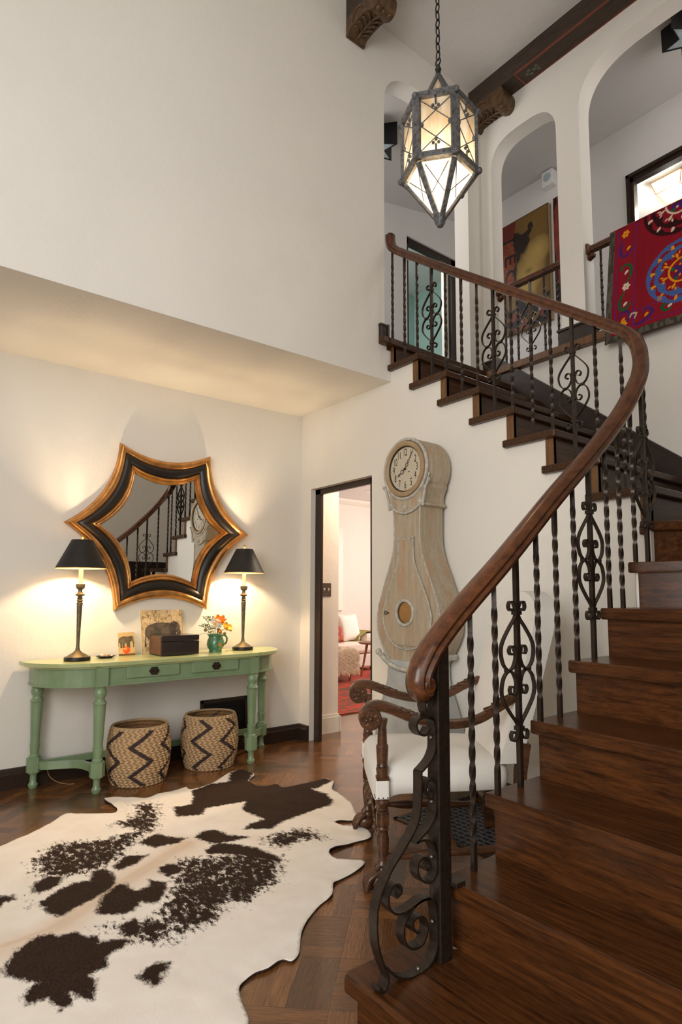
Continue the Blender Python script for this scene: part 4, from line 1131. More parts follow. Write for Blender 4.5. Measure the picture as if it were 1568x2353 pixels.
# ------------------------------------------------------------------ woven baskets
def basket(loc, rot, label, phase):
    g = thing('basket', label, 'basket', loc, rot, 'zigzag seagrass baskets under the console')
    rows, sub, n, H = 23, 5, 184, .345; vs = []; cols = []; nz = rows * sub
    straw, straw2, blk = srgb('d6b487'), srgb('936b42'), srgb('221820')
    def r_at(t): return .150 + .030 * math.sin(PI * min(1, t * .95 + .02)) ** .8 + .012 * t
    for j in range(nz + 1):
        t = j / nz; row = int(j / sub); f = (j % sub) / sub
        for k in range(n):
            a = 2 * PI * k / n; tw = math.sin(a * 34 + row * 1.3 + (f - .5) * (3.0 if row % 2 else -3.0))
            rr = r_at(t) + .005 * math.sin(PI * f) + .0045 * tw * math.sin(PI * f)
            vs.append((rr * math.cos(a), rr * math.sin(a), H * t))
            z = t; tri = abs(((z * 2.0 + phase) % 1.0) * 2 - 1)
            col = straw * (1 + .16 * tw) if tw > -.75 else straw2
            q = (a / (2 * PI) * 6 - tri * .62) % 1.0
            if q < .20 and .02 < t < .97: col = blk * (1.25 + .4 * tw)
            cols.append(col * (.85 + .3 * random.random()))
    fs = [(j * n + k, j * n + (k + 1) % n, (j + 1) * n + (k + 1) % n, (j + 1) * n + k) for j in range(nz) for k in range(n)]
    me = bpy.data.meshes.new('woven_side'); me.from_pydata(vs, [], fs)
    for p in me.polygons: p.use_smooth = True
    o = bpy.data.objects.new('woven_side', me); COL.objects.link(o); o.parent = g; me.materials.append(M['basket']); paint(me, np.array(cols))
    vs = []; cols = []; n2 = 96; nz2 = 45
    for j in range(nz2 + 1):
        t = j / nz2
        for k in range(n2):
            a = 2 * PI * k / n2; rr = r_at(t) - .009 - .002 * math.sin(t * 30 * 2 * PI) + .0015 * math.sin(a * 48)
            vs.append((rr * math.cos(a), rr * math.sin(a), .008 + (H - .008) * t))
            tri = abs(((t * 2.0 + phase) % 1.0) * 2 - 1); q = (a / (2 * PI) * 6 - tri * .62) % 1.0
            cols.append((blk if (q < .12 and t > .5 and phase > .2) else straw2 * .95) * (.85 + .3 * random.random()))
    fs = [(j * n2 + k, j * n2 + (k + 1) % n2, (j + 1) * n2 + (k + 1) % n2, (j + 1) * n2 + k) for j in range(nz2) for k in range(n2)]
    fs.append(tuple(range(n2)))
    me = bpy.data.meshes.new('inside'); me.from_pydata(vs, [], fs)
    o = bpy.data.objects.new('inside', me); COL.objects.link(o); o.parent = g; me.materials.append(M['basket']); paint(me, np.array(cols))
    rim = MB(); rr = r_at(1) - .004
    for s_ in (0, PI):
        rim.tube([((rr + .004 * math.cos(a * 40 + s_)) * math.cos(a), (rr + .004 * math.cos(a * 40 + s_)) * math.sin(a), H + .004 * math.sin(a * 40 + s_)) for a in np.linspace(0, 2 * PI, 260, endpoint=False)], .005, 5, True)
    o = rim.build('rim', 'basket', g, smooth=60); paint(o.data, np.tile(straw * .95, (len(o.data.vertices), 1)))
    return g
basket((.335, -1.425, 0), math.radians(20), 'zigzag woven basket standing behind the front left table leg', .1)
basket((.290, -.925, 0), math.radians(52), 'zigzag woven basket nearer the doorway, in front of the wall vent', .35)

# ------------------------------------------------------------------ wall vent and floor grille
v = thing('wall_vent', 'dark louvred air vent low on the wall behind a basket', 'vent', (0.0, -.675, .25))
MB().box(0, .016, -.195, -.17, -.14, .14).box(0, .016, .17, .195, -.14, .14).box(0, .016, -.195, .195, .115, .14).box(0, .016, -.195, .195, -.14, -.115).build('frame', 'dark_trim', v, bevel=.003)
b = MB().box(0, .002, -.18, .18, -.13, .13)
for i in range(12): b.prism([(.003, -.11 + i * .019), (.012, -.118 + i * .019), (.013, -.116 + i * .019), (.004, -.107 + i * .019)], -.17, .17, lambda p, q, t: (p, t, q))
b.build('louvres', 'black_metal', v)
gr = thing('floor_grille', 'square-mesh iron floor grille under the armchair', 'grille', (2.23, -.37, 0))
MB().box(-.37, .37, -.25, .25, .0008, .0015).build('dark_well_sheet', 'black_metal', gr)  # flat black sheet, painted darkness in place of a hole under the mesh
b = MB()
for i in range(19): b.box(-.36 + i * .04 - .0025, -.36 + i * .04 + .0025, -.245, .245, .0015, .006)
for i in range(14): b.box(-.365, .365, -.243 + i * .0374 - .0025, -.243 + i * .0374 + .0025, .0015, .006)
b.build('mesh', plain('worn_steel_grille', (.20, .20, .215), .4, .6), gr)
MB().box(-.385, -.36, -.265, .265, .0005, .0075).box(.36, .385, -.265, .265, .0005, .0075).box(-.385, .385, -.265, -.243, .0005, .0075).box(-.385, .385, .243, .265, .0005, .0075).build('frame', 'dark_trim', gr, bevel=.002)

# ------------------------------------------------------------------ cowhide
HIDE={'OUT':[(0.563,-1.697),(0.794,-1.698),(0.862,-1.75),(0.77,-1.862),(0.71,-1.934),(0.807,-2.031),(0.893,-2.123),(0.922,-2.204),(0.968,-2.276),(1.046,-2.483),(0.984,-2.687),(1.221,-2.846),(1.733,-2.876),(2.039,-2.931),(2.465,-2.82),(2.725,-2.664),(2.838,-2.45),(2.857,-2.275),(2.834,-2.083),(2.796,-2.014),(2.736,-1.967),(2.69,-1.952),(2.631,-1.936),(2.585,-1.912),(2.561,-1.855),(2.568,-1.806),(2.555,-1.748),(2.579,-1.73),(2.568,-1.7),(2.538,-1.671),(2.466,-1.617),(2.403,-1.548),(2.344,-1.451),(2.319,-1.378),(2.245,-1.317),(2.228,-1.254),(2.209,-1.165),(2.179,-1.103),(2.147,-1.094),(2.073,-1.17),(1.975,-1.138),(1.975,-0.985),(1.976,-0.895),(1.87,-0.843),(1.783,-0.912),(1.699,-0.903),(1.754,-0.808),(1.69,-0.757),(1.493,-0.652),(1.346,-0.614),(1.265,-0.599),(1.138,-0.495),(1.073,-0.518),(1.077,-0.694),(1.054,-0.815),(0.987,-0.817),(0.983,-0.887),(0.928,-0.915),(0.796,-0.896),(0.71,-0.81),(0.641,-0.801),(0.549,-0.818),(0.566,-0.909),(0.702,-1.107),(0.732,-1.244),(0.68,-1.254),(0.674,-1.263),(0.709,-1.448),(0.706,-1.547)],'SOLID':[[(2.042,-2.437),(1.974,-2.4),(1.927,-2.339),(1.921,-2.291),(1.957,-2.247),(1.959,-2.21),(2.016,-2.187),(2.036,-2.151),(2.086,-2.158),(2.097,-2.122),(2.13,-2.083),(2.168,-2.103),(2.175,-2.147),(2.19,-2.17),(2.239,-2.188),(2.246,-2.236),(2.288,-2.23),(2.342,-2.252),(2.378,-2.266),(2.343,-2.301),(2.298,-2.306),(2.361,-2.318),(2.366,-2.344),(2.325,-2.362),(2.286,-2.369),(2.28,-2.417),(2.239,-2.418),(2.192,-2.391),(2.192,-2.365),(2.138,-2.412),(2.085,-2.441)],[(1.657,-2.255),(1.598,-2.179),(1.575,-2.113),(1.593,-2.059),(1.509,-2.026),(1.505,-1.977),(1.592,-1.96),(1.692,-1.987),(1.747,-2.058),(1.785,-2.141),(1.822,-2.215),(1.801,-2.242),(1.721,-2.26)],[(1.864,-2.113),(1.77,-2.06),(1.71,-1.997),(1.719,-1.954),(1.794,-1.942),(1.797,-1.892),(1.736,-1.869),(1.799,-1.825),(1.868,-1.852),(1.959,-1.916),(1.899,-1.961),(1.947,-2.0),(1.95,-2.035),(1.898,-2.111)],[(2.019,-2.09),(2.003,-2.048),(2.005,-2.02),(2.074,-2.011),(2.114,-2.033),(2.116,-2.078),(2.07,-2.087)],[(2.348,-2.131),(2.325,-2.094),(2.313,-2.059),(2.336,-2.022),(2.367,-2.042),(2.381,-2.063),(2.407,-2.069),(2.431,-2.093),(2.43,-2.111),(2.368,-2.134)],[(1.513,-1.95),(1.454,-1.871),(1.492,-1.806),(1.496,-1.781),(1.554,-1.864),(1.575,-1.946)],[(1.344,-1.781),(1.277,-1.66),(1.357,-1.632),(1.424,-1.573),(1.454,-1.626),(1.45,-1.737)],[(1.653,-1.798),(1.637,-1.745),(1.706,-1.716),(1.753,-1.73),(1.762,-1.805),(1.7,-1.811)],[(1.557,-2.259),(1.491,-2.246),(1.427,-2.176),(1.495,-2.129),(1.558,-2.166),(1.585,-2.24)],[(1.498,-2.375),(1.534,-2.316),(1.579,-2.32),(1.581,-2.36),(1.622,-2.393)],[(0.757,-1.255),(0.714,-1.113),(0.737,-1.005),(0.567,-0.909),(0.521,-0.801),(0.665,-0.79),(0.794,-0.894),(0.941,-0.898),(0.974,-0.819),(1.036,-0.803),(1.056,-0.679),(1.06,-0.509),(1.137,-0.5),(1.213,-0.665),(1.189,-0.694),(1.323,-0.679),(1.436,-0.717),(1.494,-0.778),(1.494,-0.904),(1.521,-1.02),(1.536,-1.114),(1.574,-1.204),(1.5,-1.319),(1.464,-1.257),(1.443,-1.171),(1.315,-1.181),(1.237,-1.185),(1.14,-1.109),(1.115,-1.205),(1.096,-1.324),(1.174,-1.382),(1.124,-1.501),(0.966,-1.45),(0.985,-1.363),(0.892,-1.307)],[(1.439,-1.543),(1.392,-1.476),(1.416,-1.42),(1.511,-1.407),(1.602,-1.333),(1.6,-1.419),(1.563,-1.511),(1.509,-1.53)],[(1.607,-1.57),(1.567,-1.494),(1.631,-1.429),(1.729,-1.377),(1.815,-1.361),(1.927,-1.351),(1.949,-1.384),(1.87,-1.419),(1.752,-1.48),(1.686,-1.539),(1.65,-1.583)]],'SPECK':[[(1.598,-1.709),(1.65,-1.583),(1.746,-1.38),(1.908,-1.312),(1.998,-1.363),(2.116,-1.457),(2.141,-1.559),(2.207,-1.647),(2.159,-1.705),(2.24,-1.787),(2.245,-1.884),(2.265,-1.956),(2.276,-1.999),(2.009,-1.972),(1.85,-1.864)],[(1.228,-2.24),(1.067,-2.073),(1.15,-1.883),(1.166,-1.771),(1.024,-1.846),(0.942,-1.684),(0.742,-1.637),(0.81,-1.461),(1.103,-1.543),(1.243,-1.629),(1.357,-1.786),(1.471,-1.851),(1.527,-1.969),(1.537,-2.044),(1.528,-2.154),(1.502,-2.248),(1.645,-2.324),(1.707,-2.277),(1.575,-2.238)],[(1.625,-1.318),(1.616,-1.229),(1.648,-1.034),(1.816,-1.037),(1.921,-1.055),(1.839,-1.199),(1.866,-1.299),(1.708,-1.358)],[(1.955,-2.178),(1.951,-2.098),(2.005,-1.968),(2.108,-1.869),(2.287,-1.947),(2.222,-2.048),(2.186,-2.113),(2.047,-2.127)]],'SPINE':[(1.945,-2.525),(1.927,-2.426),(1.909,-2.27),(1.727,-2.007),(1.491,-1.602)]}

def hide():
    out = HIDE['OUT']; hs = .0085
    xs = np.arange(.5, 2.9, hs); ys = np.arange(-2.98, -.5, hs)
    X, Y = np.meshgrid(xs, ys, indexing='ij'); smooth_out = [(p.x, p.y) for p in cat([(x, y, 0) for x, y in out], 3, True)]
    sd = poly_sdf(X.ravel(), Y.ravel(), smooth_out).reshape(X.shape)
    keep = sd > -hs * .75
    cell = keep[:-1, :-1] & keep[1:, :-1] & keep[:-1, 1:] & keep[1:, 1:]
    used = np.zeros(X.shape, bool); used[:-1, :-1] |= cell; used[1:, :-1] |= cell; used[:-1, 1:] |= cell; used[1:, 1:] |= cell
    idx = -np.ones(X.shape, int); idx[used] = np.arange(used.sum())
    px, py, d = X[used].copy(), Y[used].copy(), sd[used]
    # pull the border vertices onto the outline
    e = .001; m = np.abs(d) < hs * .95
    gx = (poly_sdf(px[m] + e, py[m], smooth_out) - poly_sdf(px[m] - e, py[m], smooth_out)) / (2 * e)
    gy = (poly_sdf(px[m], py[m] + e, smooth_out) - poly_sdf(px[m], py[m] - e, smooth_out)) / (2 * e)
    nb = np.zeros(X.shape, int); c = cell.astype(int)
    nb[:-1, :-1] += c; nb[1:, :-1] += c; nb[:-1, 1:] += c; nb[1:, 1:] += c
    border = nb[used][m] < 4
    px[m] -= np.where(border, gx * d[m], 0); py[m] -= np.where(border, gy * d[m], 0)
    wav = fbm(px * 7, py * 7, 31, 2)
    z = .007 + .012 * np.clip(wav - .42, 0, 1) + .022 * np.clip(fbm(px * 9, py * 9, 12, 2) - .45, 0, 1) * np.exp(-np.clip(d, 0, 1) / .05)
    sp = HIDE['SPINE']; ds = np.full(px.shape, 9.)
    for (a, b_), (c_, e_) in zip(sp, sp[1:]): ds = np.minimum(ds, seg(px, py, a, b_, c_, e_))
    z = z + .006 * np.exp(-(ds / .018) ** 2)
    solid = np.full(px.shape, -1.)
    for po in HIDE['SOLID']:
        if len(po) > 2: solid = np.maximum(solid, poly_sdf(px, py, po))
    spk = np.full(px.shape, -1.)
    for po in HIDE['SPECK']: spk = np.maximum(spk, poly_sdf(px, py, po))
    cols = np.zeros((len(px), 3))
    cols[:, 0] = np.clip(.5 + solid / .16, 0, 1)
    cols[:, 1] = np.clip(.5 + spk / .16, 0, 1); cols[:, 2] = np.exp(-(ds / .03) ** 2) + .5 * np.exp(-((ds - .05) / .05) ** 2)
    ii = idx[:-1, :-1][cell]; i2 = idx[1:, :-1][cell]; i3 = idx[1:, 1:][cell]; i4 = idx[:-1, 1:][cell]
    fs = np.stack([ii, i2, i3, i4], 1).tolist()
    me = bpy.data.meshes.new('cowhide_rug'); me.from_pydata(np.stack([px, py, z], 1).tolist(), [], fs)
    for p in me.polygons: p.use_smooth = True
    o = bpy.data.objects.new('cowhide_rug', me); COL.objects.link(o); me.materials.append(M['hide']); me.materials.append(M['hide_back'])
    paint(me, np.clip(cols, 0, 1))
    s = o.modifiers.new('thick', 'SOLIDIFY'); s.thickness = .0055; s.offset = -1; s.material_offset_rim = 1; s.material_offset = 1
    tag(o, 'dark brown and white speckled cowhide on the parquet floor', 'rug')
hide()

# ------------------------------------------------------------------ longcase clock
CX = 1.533
ck = thing('longcase_clock', 'tall pear-shaped painted floor clock against the back wall', 'clock', (CX, 0, 0))
def outl(rows, n=6):
    R = cat([(w, z, 0) for z, w in rows], n); return [(-p.x, p.y) for p in R[::-1]] + [(p.x, p.y) for p in R]
FY = -.23; BK = -.034
belly = [(1.72, .126), (1.60, .122), (1.49, .123), (1.385, .147), (1.25, .205), (1.10, .267), (1.0, .286), (.915, .277), (.82, .228), (.74, .170)]
MB().prism(outl(belly), FY, BK, fXZ2).build('case_body', 'clock', ck, smooth=35)
basep = [(.755, .168), (.63, .173), (.49, .228), (.335, .282), (.15, .315), (.12, .318)]
MB().prism(outl(basep), FY - .012, BK, fXZ2).build('case_base', 'clock_base', ck, smooth=35)
MB().box(-.335, .335, FY - .03, BK, 0, .12).build('plinth', 'clock', ck, bevel=.008)
for s_ in (1, -1):
    R = cat([(s_ * (w - .006), FY, z) for z, w in belly], 8); MB().tube(R, .0052, 6).build('edge_moulding', 'clock_white', ck, smooth=60)
    R = cat([(s_ * (w - .006), FY - .012, z) for z, w in basep[:-1]], 8); MB().tube(R, .006, 6).build('edge_moulding', 'clock_white', ck, smooth=60)
dw = [(1.512, .0), (1.513, .062), (1.505, .066), (1.362, .074), (1.202, .150), (1.073, .205), (.997, .212), (.91, .180), (.845, .10), (.825, 0)]
dr = [(1.508, .060), (1.362, .070), (1.202, .146), (1.073, .200), (.997, .207), (.91, .175), (.85, .095)]
do = MB().panel(outl(dr), [[(.0 + .069 * math.cos(a) - .012, 1.048 + .069 * math.sin(a)) for a in np.linspace(0, 2 * PI, 32, endpoint=False)]], FY - .009, FY + .001, fXZ2).build('door', 'clock', ck, smooth=35)
for s_ in (1, -1):
    MB().tube(cat([(s_ * w, FY - .009, z) for z, w in dw[1:]], 6), .0055, 6).build('door_moulding', 'clock_white', do, smooth=60)
MB().tube([(x, FY - .009, 1.506 + .008 * (1 - (x / .06) ** 2) * -1 + .006) for x in np.linspace(-.062, .062, 9)], .005, 6).build('door_moulding', 'clock_white', do, smooth=60)
MB().tube([(-.012 + .076 * math.cos(a), FY - .011, 1.048 + .076 * math.sin(a)) for a in np.linspace(0, 2 * PI, 40, endpoint=False)], .011, 8, True).build('lens_ring', 'clock_white', do, smooth=60)
MB().lathe([(.001, 0), (.07, 0), (.07, .004), (.001, .004)], 32, (-.012, FY - .004, 1.048), 'y').build('lens', 'brass_glass', do)
MB().tube([(-.183 + .014 * math.cos(a), FY - .016, 1.045 + .010 * math.sin(a)) for a in np.linspace(0, 2 * PI, 14, endpoint=False)], .0025, 5, True).tube([(-.17, FY - .016, 1.045), (-.155, FY - .004, 1.045)], .004, 6).build('key', 'dark_metal', do, smooth=60)
for z in (1.03, .92): MB().ball((.20, FY - .010, z), .006, 6).build('hinge', 'clock_white', do)
# neck moulding below the hood
nk = [(1.70, .130), (1.708, .150), (1.722, .150), (1.728, .138), (1.76, .136), (1.80, .150), (1.82, .162), (1.84, .162), (1.848, .148)]
MB().prism(outl(nk, 3), FY - .006, BK, fXZ2).build('hood_neck', 'clock', ck, smooth=30)
HZ = 1.948
MB().lathe([(.001, 0), (.189, 0), (.194, .006), (.194, .20), (.001, .20)], 56, (0, -.234, HZ), 'y').build('hood', 'clock', ck, smooth=40)
MB().tube([(.191 * math.cos(a), -.238, HZ + .189 * math.sin(a)) for a in np.linspace(0, 2 * PI, 64, endpoint=False)], .011, 8, True).tube([(.203 * math.cos(a), -.226, HZ + .203 * math.sin(a)) for a in np.linspace(PI * 1.08, PI * 1.92, 40)], .006, 6).build('hood_moulding', 'clock_white', ck, smooth=60)
for s_ in (1, -1):
    MB().tube(cat([(s_ * .196, -.236, 1.845), (s_ * .178, -.238, 1.82), (s_ * .166, -.238, 1.78), (s_ * .156, -.238, 1.735), (s_ * .15, -.238, 1.70)], 5), .009, 7).ball((s_ * .202, -.238, 1.853), .013, 8).build('neck_scroll', 'clock_white', ck, smooth=60)
MB().tube([(x, -.238, 1.668 + .062 * (x / .15) ** 2) for x in np.linspace(-.15, .15, 20)], .008, 7).build('apron_moulding', 'clock_white', ck, smooth=60)
MB().prism([(x, 1.672 + .06 * (x / .15) ** 2) for x in np.linspace(-.146, .146, 16)] + [(x, HZ - math.sqrt(.19 ** 2 - x * x) + .01) for x in np.linspace(.146, -.146, 16)], -.239, -.20, fXZ2).build('apron', 'clock', ck)
for x, z in ((-.128, 1.728), (0, 1.70), (.128, 1.728)):
    b = MB().ball((x, -.242, z), .012, 7)
    for k in range(6): b.ball((x + .013 * math.cos(k * PI / 3), -.24, z + .013 * math.sin(k * PI / 3)), .008, 5)
    b.build('rosette', 'clock_white', ck, smooth=60)
bz = MB()
vs = []; n = 48
prof = [(.178, -.240), (.176, -.252), (.163, -.258), (.150, -.254), (.145, -.246), (.143, -.240)]
for r_, y in prof: vs += [(r_ * math.cos(2 * PI * k / n), y, HZ + r_ * math.sin(2 * PI * k / n)) for k in range(n)]
bz.add(vs, [(j * n + k, j * n + (k + 1) % n, (j + 1) * n + (k + 1) % n, (j + 1) * n + k) for j in range(5) for k in range(n)])
bz.build('bezel', plain('tan_bezel_paint', (.36, .245, .135), .5, var=.15, scale=14), ck, smooth=50)
bz = MB(); vs = []
for r_, y in ((.145, -.247), (.139, -.239), (.137, -.2352)): vs += [(r_ * math.cos(2 * PI * k / n), y, HZ + r_ * math.sin(2 * PI * k / n)) for k in range(n)]
bz.add(vs, [(j * n + k, j * n + (k + 1) % n, (j + 1) * n + (k + 1) % n, (j + 1) * n + k) for j in range(2) for k in range(n)]).build('bezel_inner_rim', 'dark_metal', ck, smooth=50)
dl = MB().lathe([(.001, 0), (.138, 0), (.138, .003), (.001, .003)], 48, (0, -.2385, HZ), 'y').build('dial', 'dial', ck)
b = MB()
for h in range(1, 13):
    a = PI / 2 - h * PI / 6; vs, fs = text_mesh(str(h), .066, ext=.0003)
    b.add([(v.x * .55 + .105 * math.cos(a), -.2392 + v.z * 0, HZ + v.y + .104 * math.sin(a)) for v in vs], fs)
for m_ in range(12):
    a = PI / 2 - m_ * PI / 6; b.ball((.132 * math.cos(a), -.2388, HZ + .132 * math.sin(a)), .0022, 4)
b.build('numerals', 'black_metal', dl)
def hand(ang, L, rings, w, nm):
    a = math.radians(90 - ang); c, s_ = math.cos(a), math.sin(a); b = MB(); P = lambda t: (t * c, -.2425, HZ + t * s_)
    stops = [0] + [t for q in rings for t in (q[0] - q[1], q[0] + q[1])] + [L]
    for i in range(0, len(stops), 2): b.tube([P(stops[i]), P(stops[i + 1])], w, 5)
    for t, r_ in rings: b.tube([(t * c + r_ * math.cos(k), -.2425, HZ + t * s_ + r_ * math.sin(k)) for k in np.linspace(0, 2 * PI, 14, endpoint=False)], w * .9, 5, True)
    b.ball((0, -.243, HZ), .008, 6).build(nm, 'dark_metal', ck, smooth=60)
hand(34, .128, [(.030, .011), (.054, .008)], .0019, 'minute_hand'); hand(238, .080, [(.030, .013), (.062, .006)], .0022, 'hour_hand')
MB().ball((.035, -.2392, HZ - .022), .0045, 6).build('winding_hole', 'black_metal', dl)
# curved moulding above the base
MB().tube([(x, FY - .022, .703 + .085 * (abs(x) / .235) ** 2.2) for x in np.linspace(-.235, .235, 30)], .015, 8).ball((-.245, FY - .022, .797), .021, 9).ball((.245, FY - .022, .797), .021, 9).build('waist_moulding', 'clock_white', ck, smooth=60)
for s_ in (1, -1): MB().box(min(s_ * .16, s_ * .236), max(s_ * .16, s_ * .236), FY + .005, BK, .765, .80).build('waist_side', 'clock_white', ck, bevel=.008)

# ------------------------------------------------------------------ armchair
ch = thing('armchair', 'white linen armchair with carved wooden arms and paw feet', 'armchair', (2.278, -.768, 0), math.radians(-34.5))
def seat_mesh():
    b = MB(); n, m = 40, 10; rows = [(.00, .350), (.95, .350), (1.0, .358), (1.02, .40), (1.0, .435), (.93, .460), (.75, .474), (.45, .484), (.0, .488)]
    vs = []
    for k, z in rows:
        for i in range(n):
            a = 2 * PI * i / n; c, s_ = math.cos(a), math.sin(a); e = .22
            x = .322 * math.copysign(abs(c) ** e, c) * k; y = .285 * math.copysign(abs(s_) ** e, s_) * k
            x *= 1 - .10 * (y + .3) / .6
            vs.append((x, y - .02, z - (.05 * (k > .5) * max(0, -y - .2) / .1 * (z < .40))))
    fs = [(j * n + i, j * n + (i + 1) % n, (j + 1) * n + (i + 1) % n, (j + 1) * n + i) for j in range(len(rows) - 1) for i in range(n)]
    return b.add(vs, fs)
seat_mesh().build('seat', 'white_linen', ch, smooth=60)
pf = [(-.285, .455), (-.305, .62), (-.305, .92), (-.292, 1.04), (-.268, 1.095), (-.20, 1.135), (-.10, 1.165), (0, 1.175)]
pts = cat([(x, z, 0) for x, z in pf], 4); outp = [(p.x, p.y) for p in pts] + [(-p.x, p.y) for p in pts[::-1][1:]]
lean = lambda p, q, t: (p, .24 + t + (q - .39) * .26 + .10 * max(0, (q - .39)) ** 2 * .3, q)
MB().prism(outp, -.045, .05, lean).build('backrest', 'white_linen', ch, bevel=.028, smooth=60)
TURN = [(.001, .075), (.022, .085), (.026, .095), (.022, .105), (.019, .112), (.025, .15), (.026, .19), (.020, .215), (.022, .222), (.026, .226), (.022, .23), (.020, .236), (.026, .242), (.026, .29), (.021, .296), (.025, .302), (.020, .308), (.027, .318), (.029, .33), (.022, .342), (.026, .35), (.026, .36), (.001, .362)]
for sx in (1, -1):
    x, y = sx * .318, -.278
    lg = MB().lathe(TURN, 18, (x, y, 0)).box(x - .024, x + .024, y - .024, y + .024, .243, .288).build('front_leg', 'chair_wood', ch, smooth=35)
    f = MB().ball((x, y - .012, .034), .036, 9, (1, 1.2, .95)).ball((x, y + .0, .066), .028, 8, (1, 1, 1.0))
    for k in (-1, -.33, .33, 1):
        f.tube(cat([(x + k * .020, y - .010, .070), (x + k * .030, y - .048, .050), (x + k * .032, y - .064, .022), (x + k * .030, y - .066, .004)], 4), .0115, 7)
        f.tube(cat([(x + k * .016, y - .012, .10), (x + k * .024, y - .026, .075), (x + k * .022, y - .030, .055)], 3), .006, 5)
    f.box(x - .036, x + .036, y - .07, y + .03, 0, .008)
    f.build('paw_foot', 'chair_wood', lg, smooth=60)
    w = MB().box(x - .027, x + .027, y - .029, y + .025, .345, .418).build('cloth_wrap', 'white_linen', ch, bevel=.005)
    for k in (-1, 0, 1): MB().ball((x + .0275 * (1 if sx > 0 else 1), y + k * .018, .352), .0028, 5).ball((x + k * .018, y - .0295, .352), .0028, 5).build('nailhead', 'black_metal', w)
    AP = [(.001, .412), (.024, .414), (.026, .420), (.019, .426), (.022, .424), (.025, .45), (.026, .462), (.021, .466), (.024, .470), (.021, .476), (.023, .50), (.025, .545), (.024, .552), (.020, .556), (.0185, .60), (.017, .624), (.022, .648), (.022, .656), (.001, .658)]
    MB().lathe(AP, 18, (x, y, 0)).box(x - .025, x + .025, y - .025, y + .025, .414, .428).build('arm_post', 'chair_wood', ch, smooth=35)
    ap = cat([(x, -.355, .650), (x, -.345, .672), (x, -.32, .690), (x, -.28, .688), (x, -.23, .672), (x, -.16, .643), (x, -.06, .618), (x, .04, .612), (x * .985, .13, .632), (x * .95, .21, .672), (x * .90, .28, .706), (x * .87, .33, .718)], 5)
    a = MB().sweep(ap, [(-.024, -.016), (-.026, 0), (-.022, .014), (-.010, .019), (.010, .019), (.022, .014), (.026, 0), (.024, -.016), (.012, -.020), (-.012, -.020)] if True else None, (1, 0, 0), scale=[1 + .10 * math.sin(i * .1) for i in range(len(ap))])
    arm = a.build('armrest', 'chair_wood', ch, smooth=45, loc=(0, 0, .016))
    MB().lathe([(.001, -.031), (.040, -.031), (.046, -.026), (.046, .026), (.040, .031), (.001, .031)], 24, (x, -.328, .643), 'x').build('arm_scroll', 'chair_wood', arm, smooth=35)
    for sd in (1, -1):
        b = MB()
        for k in range(8):
            t = k * PI / 4; c0 = Vector((x + sd * .031, -.328 + .024 * math.cos(t), .643 + .024 * math.sin(t)))
            b.tube([(c0.x + .0, c0.y + .0105 * math.cos(u) * math.cos(t) - .0068 * math.sin(u) * math.sin(t), c0.z + .0105 * math.cos(u) * math.sin(t) + .0068 * math.sin(u) * math.cos(t)) for u in np.linspace(0, 2 * PI, 12, endpoint=False)], .0028, 5, True)
        b.ball((x + sd * .032, -.328, .643), .009, 7).build('rosette', 'chair_wood', arm, smooth=60)
    b = MB()
    for k in range(5):
        yy = -.31 + k * .034; zz = .697 - .004 * k * k * .45
        for s2 in (-1, 1): b.tube(cat([(x + s2 * .004, yy, zz), (x + s2 * .018, yy + .012, zz - .004), (x + s2 * .022, yy + .034, zz - .014), (x + s2 * .010, yy + .046, zz - .009)], 4), [.006] * 9 + [.0045, .003, .002, .0015], 6)
    for k in range(3):
        yy = .15 + k * .035; zz = .664 + k * .019; xl = x * (.97 - .02 * k)
        for s2 in (-1, 1): b.tube(cat([(xl + s2 * .004, yy + .04, zz + .02), (xl + s2 * .02, yy + .025, zz + .008), (xl + s2 * .012, yy, zz + .002)], 4), .005, 5)
    b.build('leaf_carving', 'chair_wood', arm, smooth=60)
    # back leg, rear stump, side stretcher
    MB().sweep([(sx * .282, .325, .54), (sx * .282, .305, .42), (sx * .275, .30, .25), (sx * .27, .33, .0)], [(-.022, -.022), (.022, -.022), (.022, .022), (-.022, .022)], (1, 0, 0)).build('back_leg', 'chair_wood', ch)
    spn = [(.001, 0), (.018, .0), (.018, .05), (.012, .056), (.017, .062), (.012, .07), (.014, .12), (.020, .16), (.022, .20), (.018, .235), (.012, .245), (.017, .252), (.014, .26), (.014, .30), (.017, .44), (.014, .50), (.018, .50), (.018, .535), (.001, .535)]
    s = MB().lathe(spn, 14, (0, 0, 0), 'y'); s.xf(lambda v: Vector((x + (sx * .27 - x) * (v.y / .535) + v.x, y + v.y, .115 + v.z + .0 * v.y))); s.build('side_stretcher', 'chair_wood', ch, smooth=40)
cs = [(.001, -.29), (.014, -.29), (.014, -.22), (.019, -.21), (.012, -.2), (.019, -.16), (.022, -.13), (.016, -.10), (.020, -.09), (.014, -.08), (.014, .08), (.020, .09), (.016, .10), (.022, .13), (.019, .16), (.012, .2), (.019, .21), (.014, .22), (.014, .29), (.001, .29)]
MB().lathe(cs, 14, (0, .03, .115), 'x').build('cross_stretcher', 'chair_wood', ch, smooth=40)
MB().lathe(cs, 14, (0, .262, .20), 'x').build('back_stretcher', 'chair_wood', ch, smooth=40)
fr = MB().prism([(-.29, .17), (-.20, .15), (-.10, .19), (0, .21), (.10, .19), (.20, .15), (.29, .17), (.29, .21), (.20, .235), (.10, .29), (0, .315), (-.10, .29), (-.20, .235), (-.29, .21)], -.286, -.262, fXZ2).build('front_stretcher', 'chair_wood', ch, bevel=.004)
b = MB()
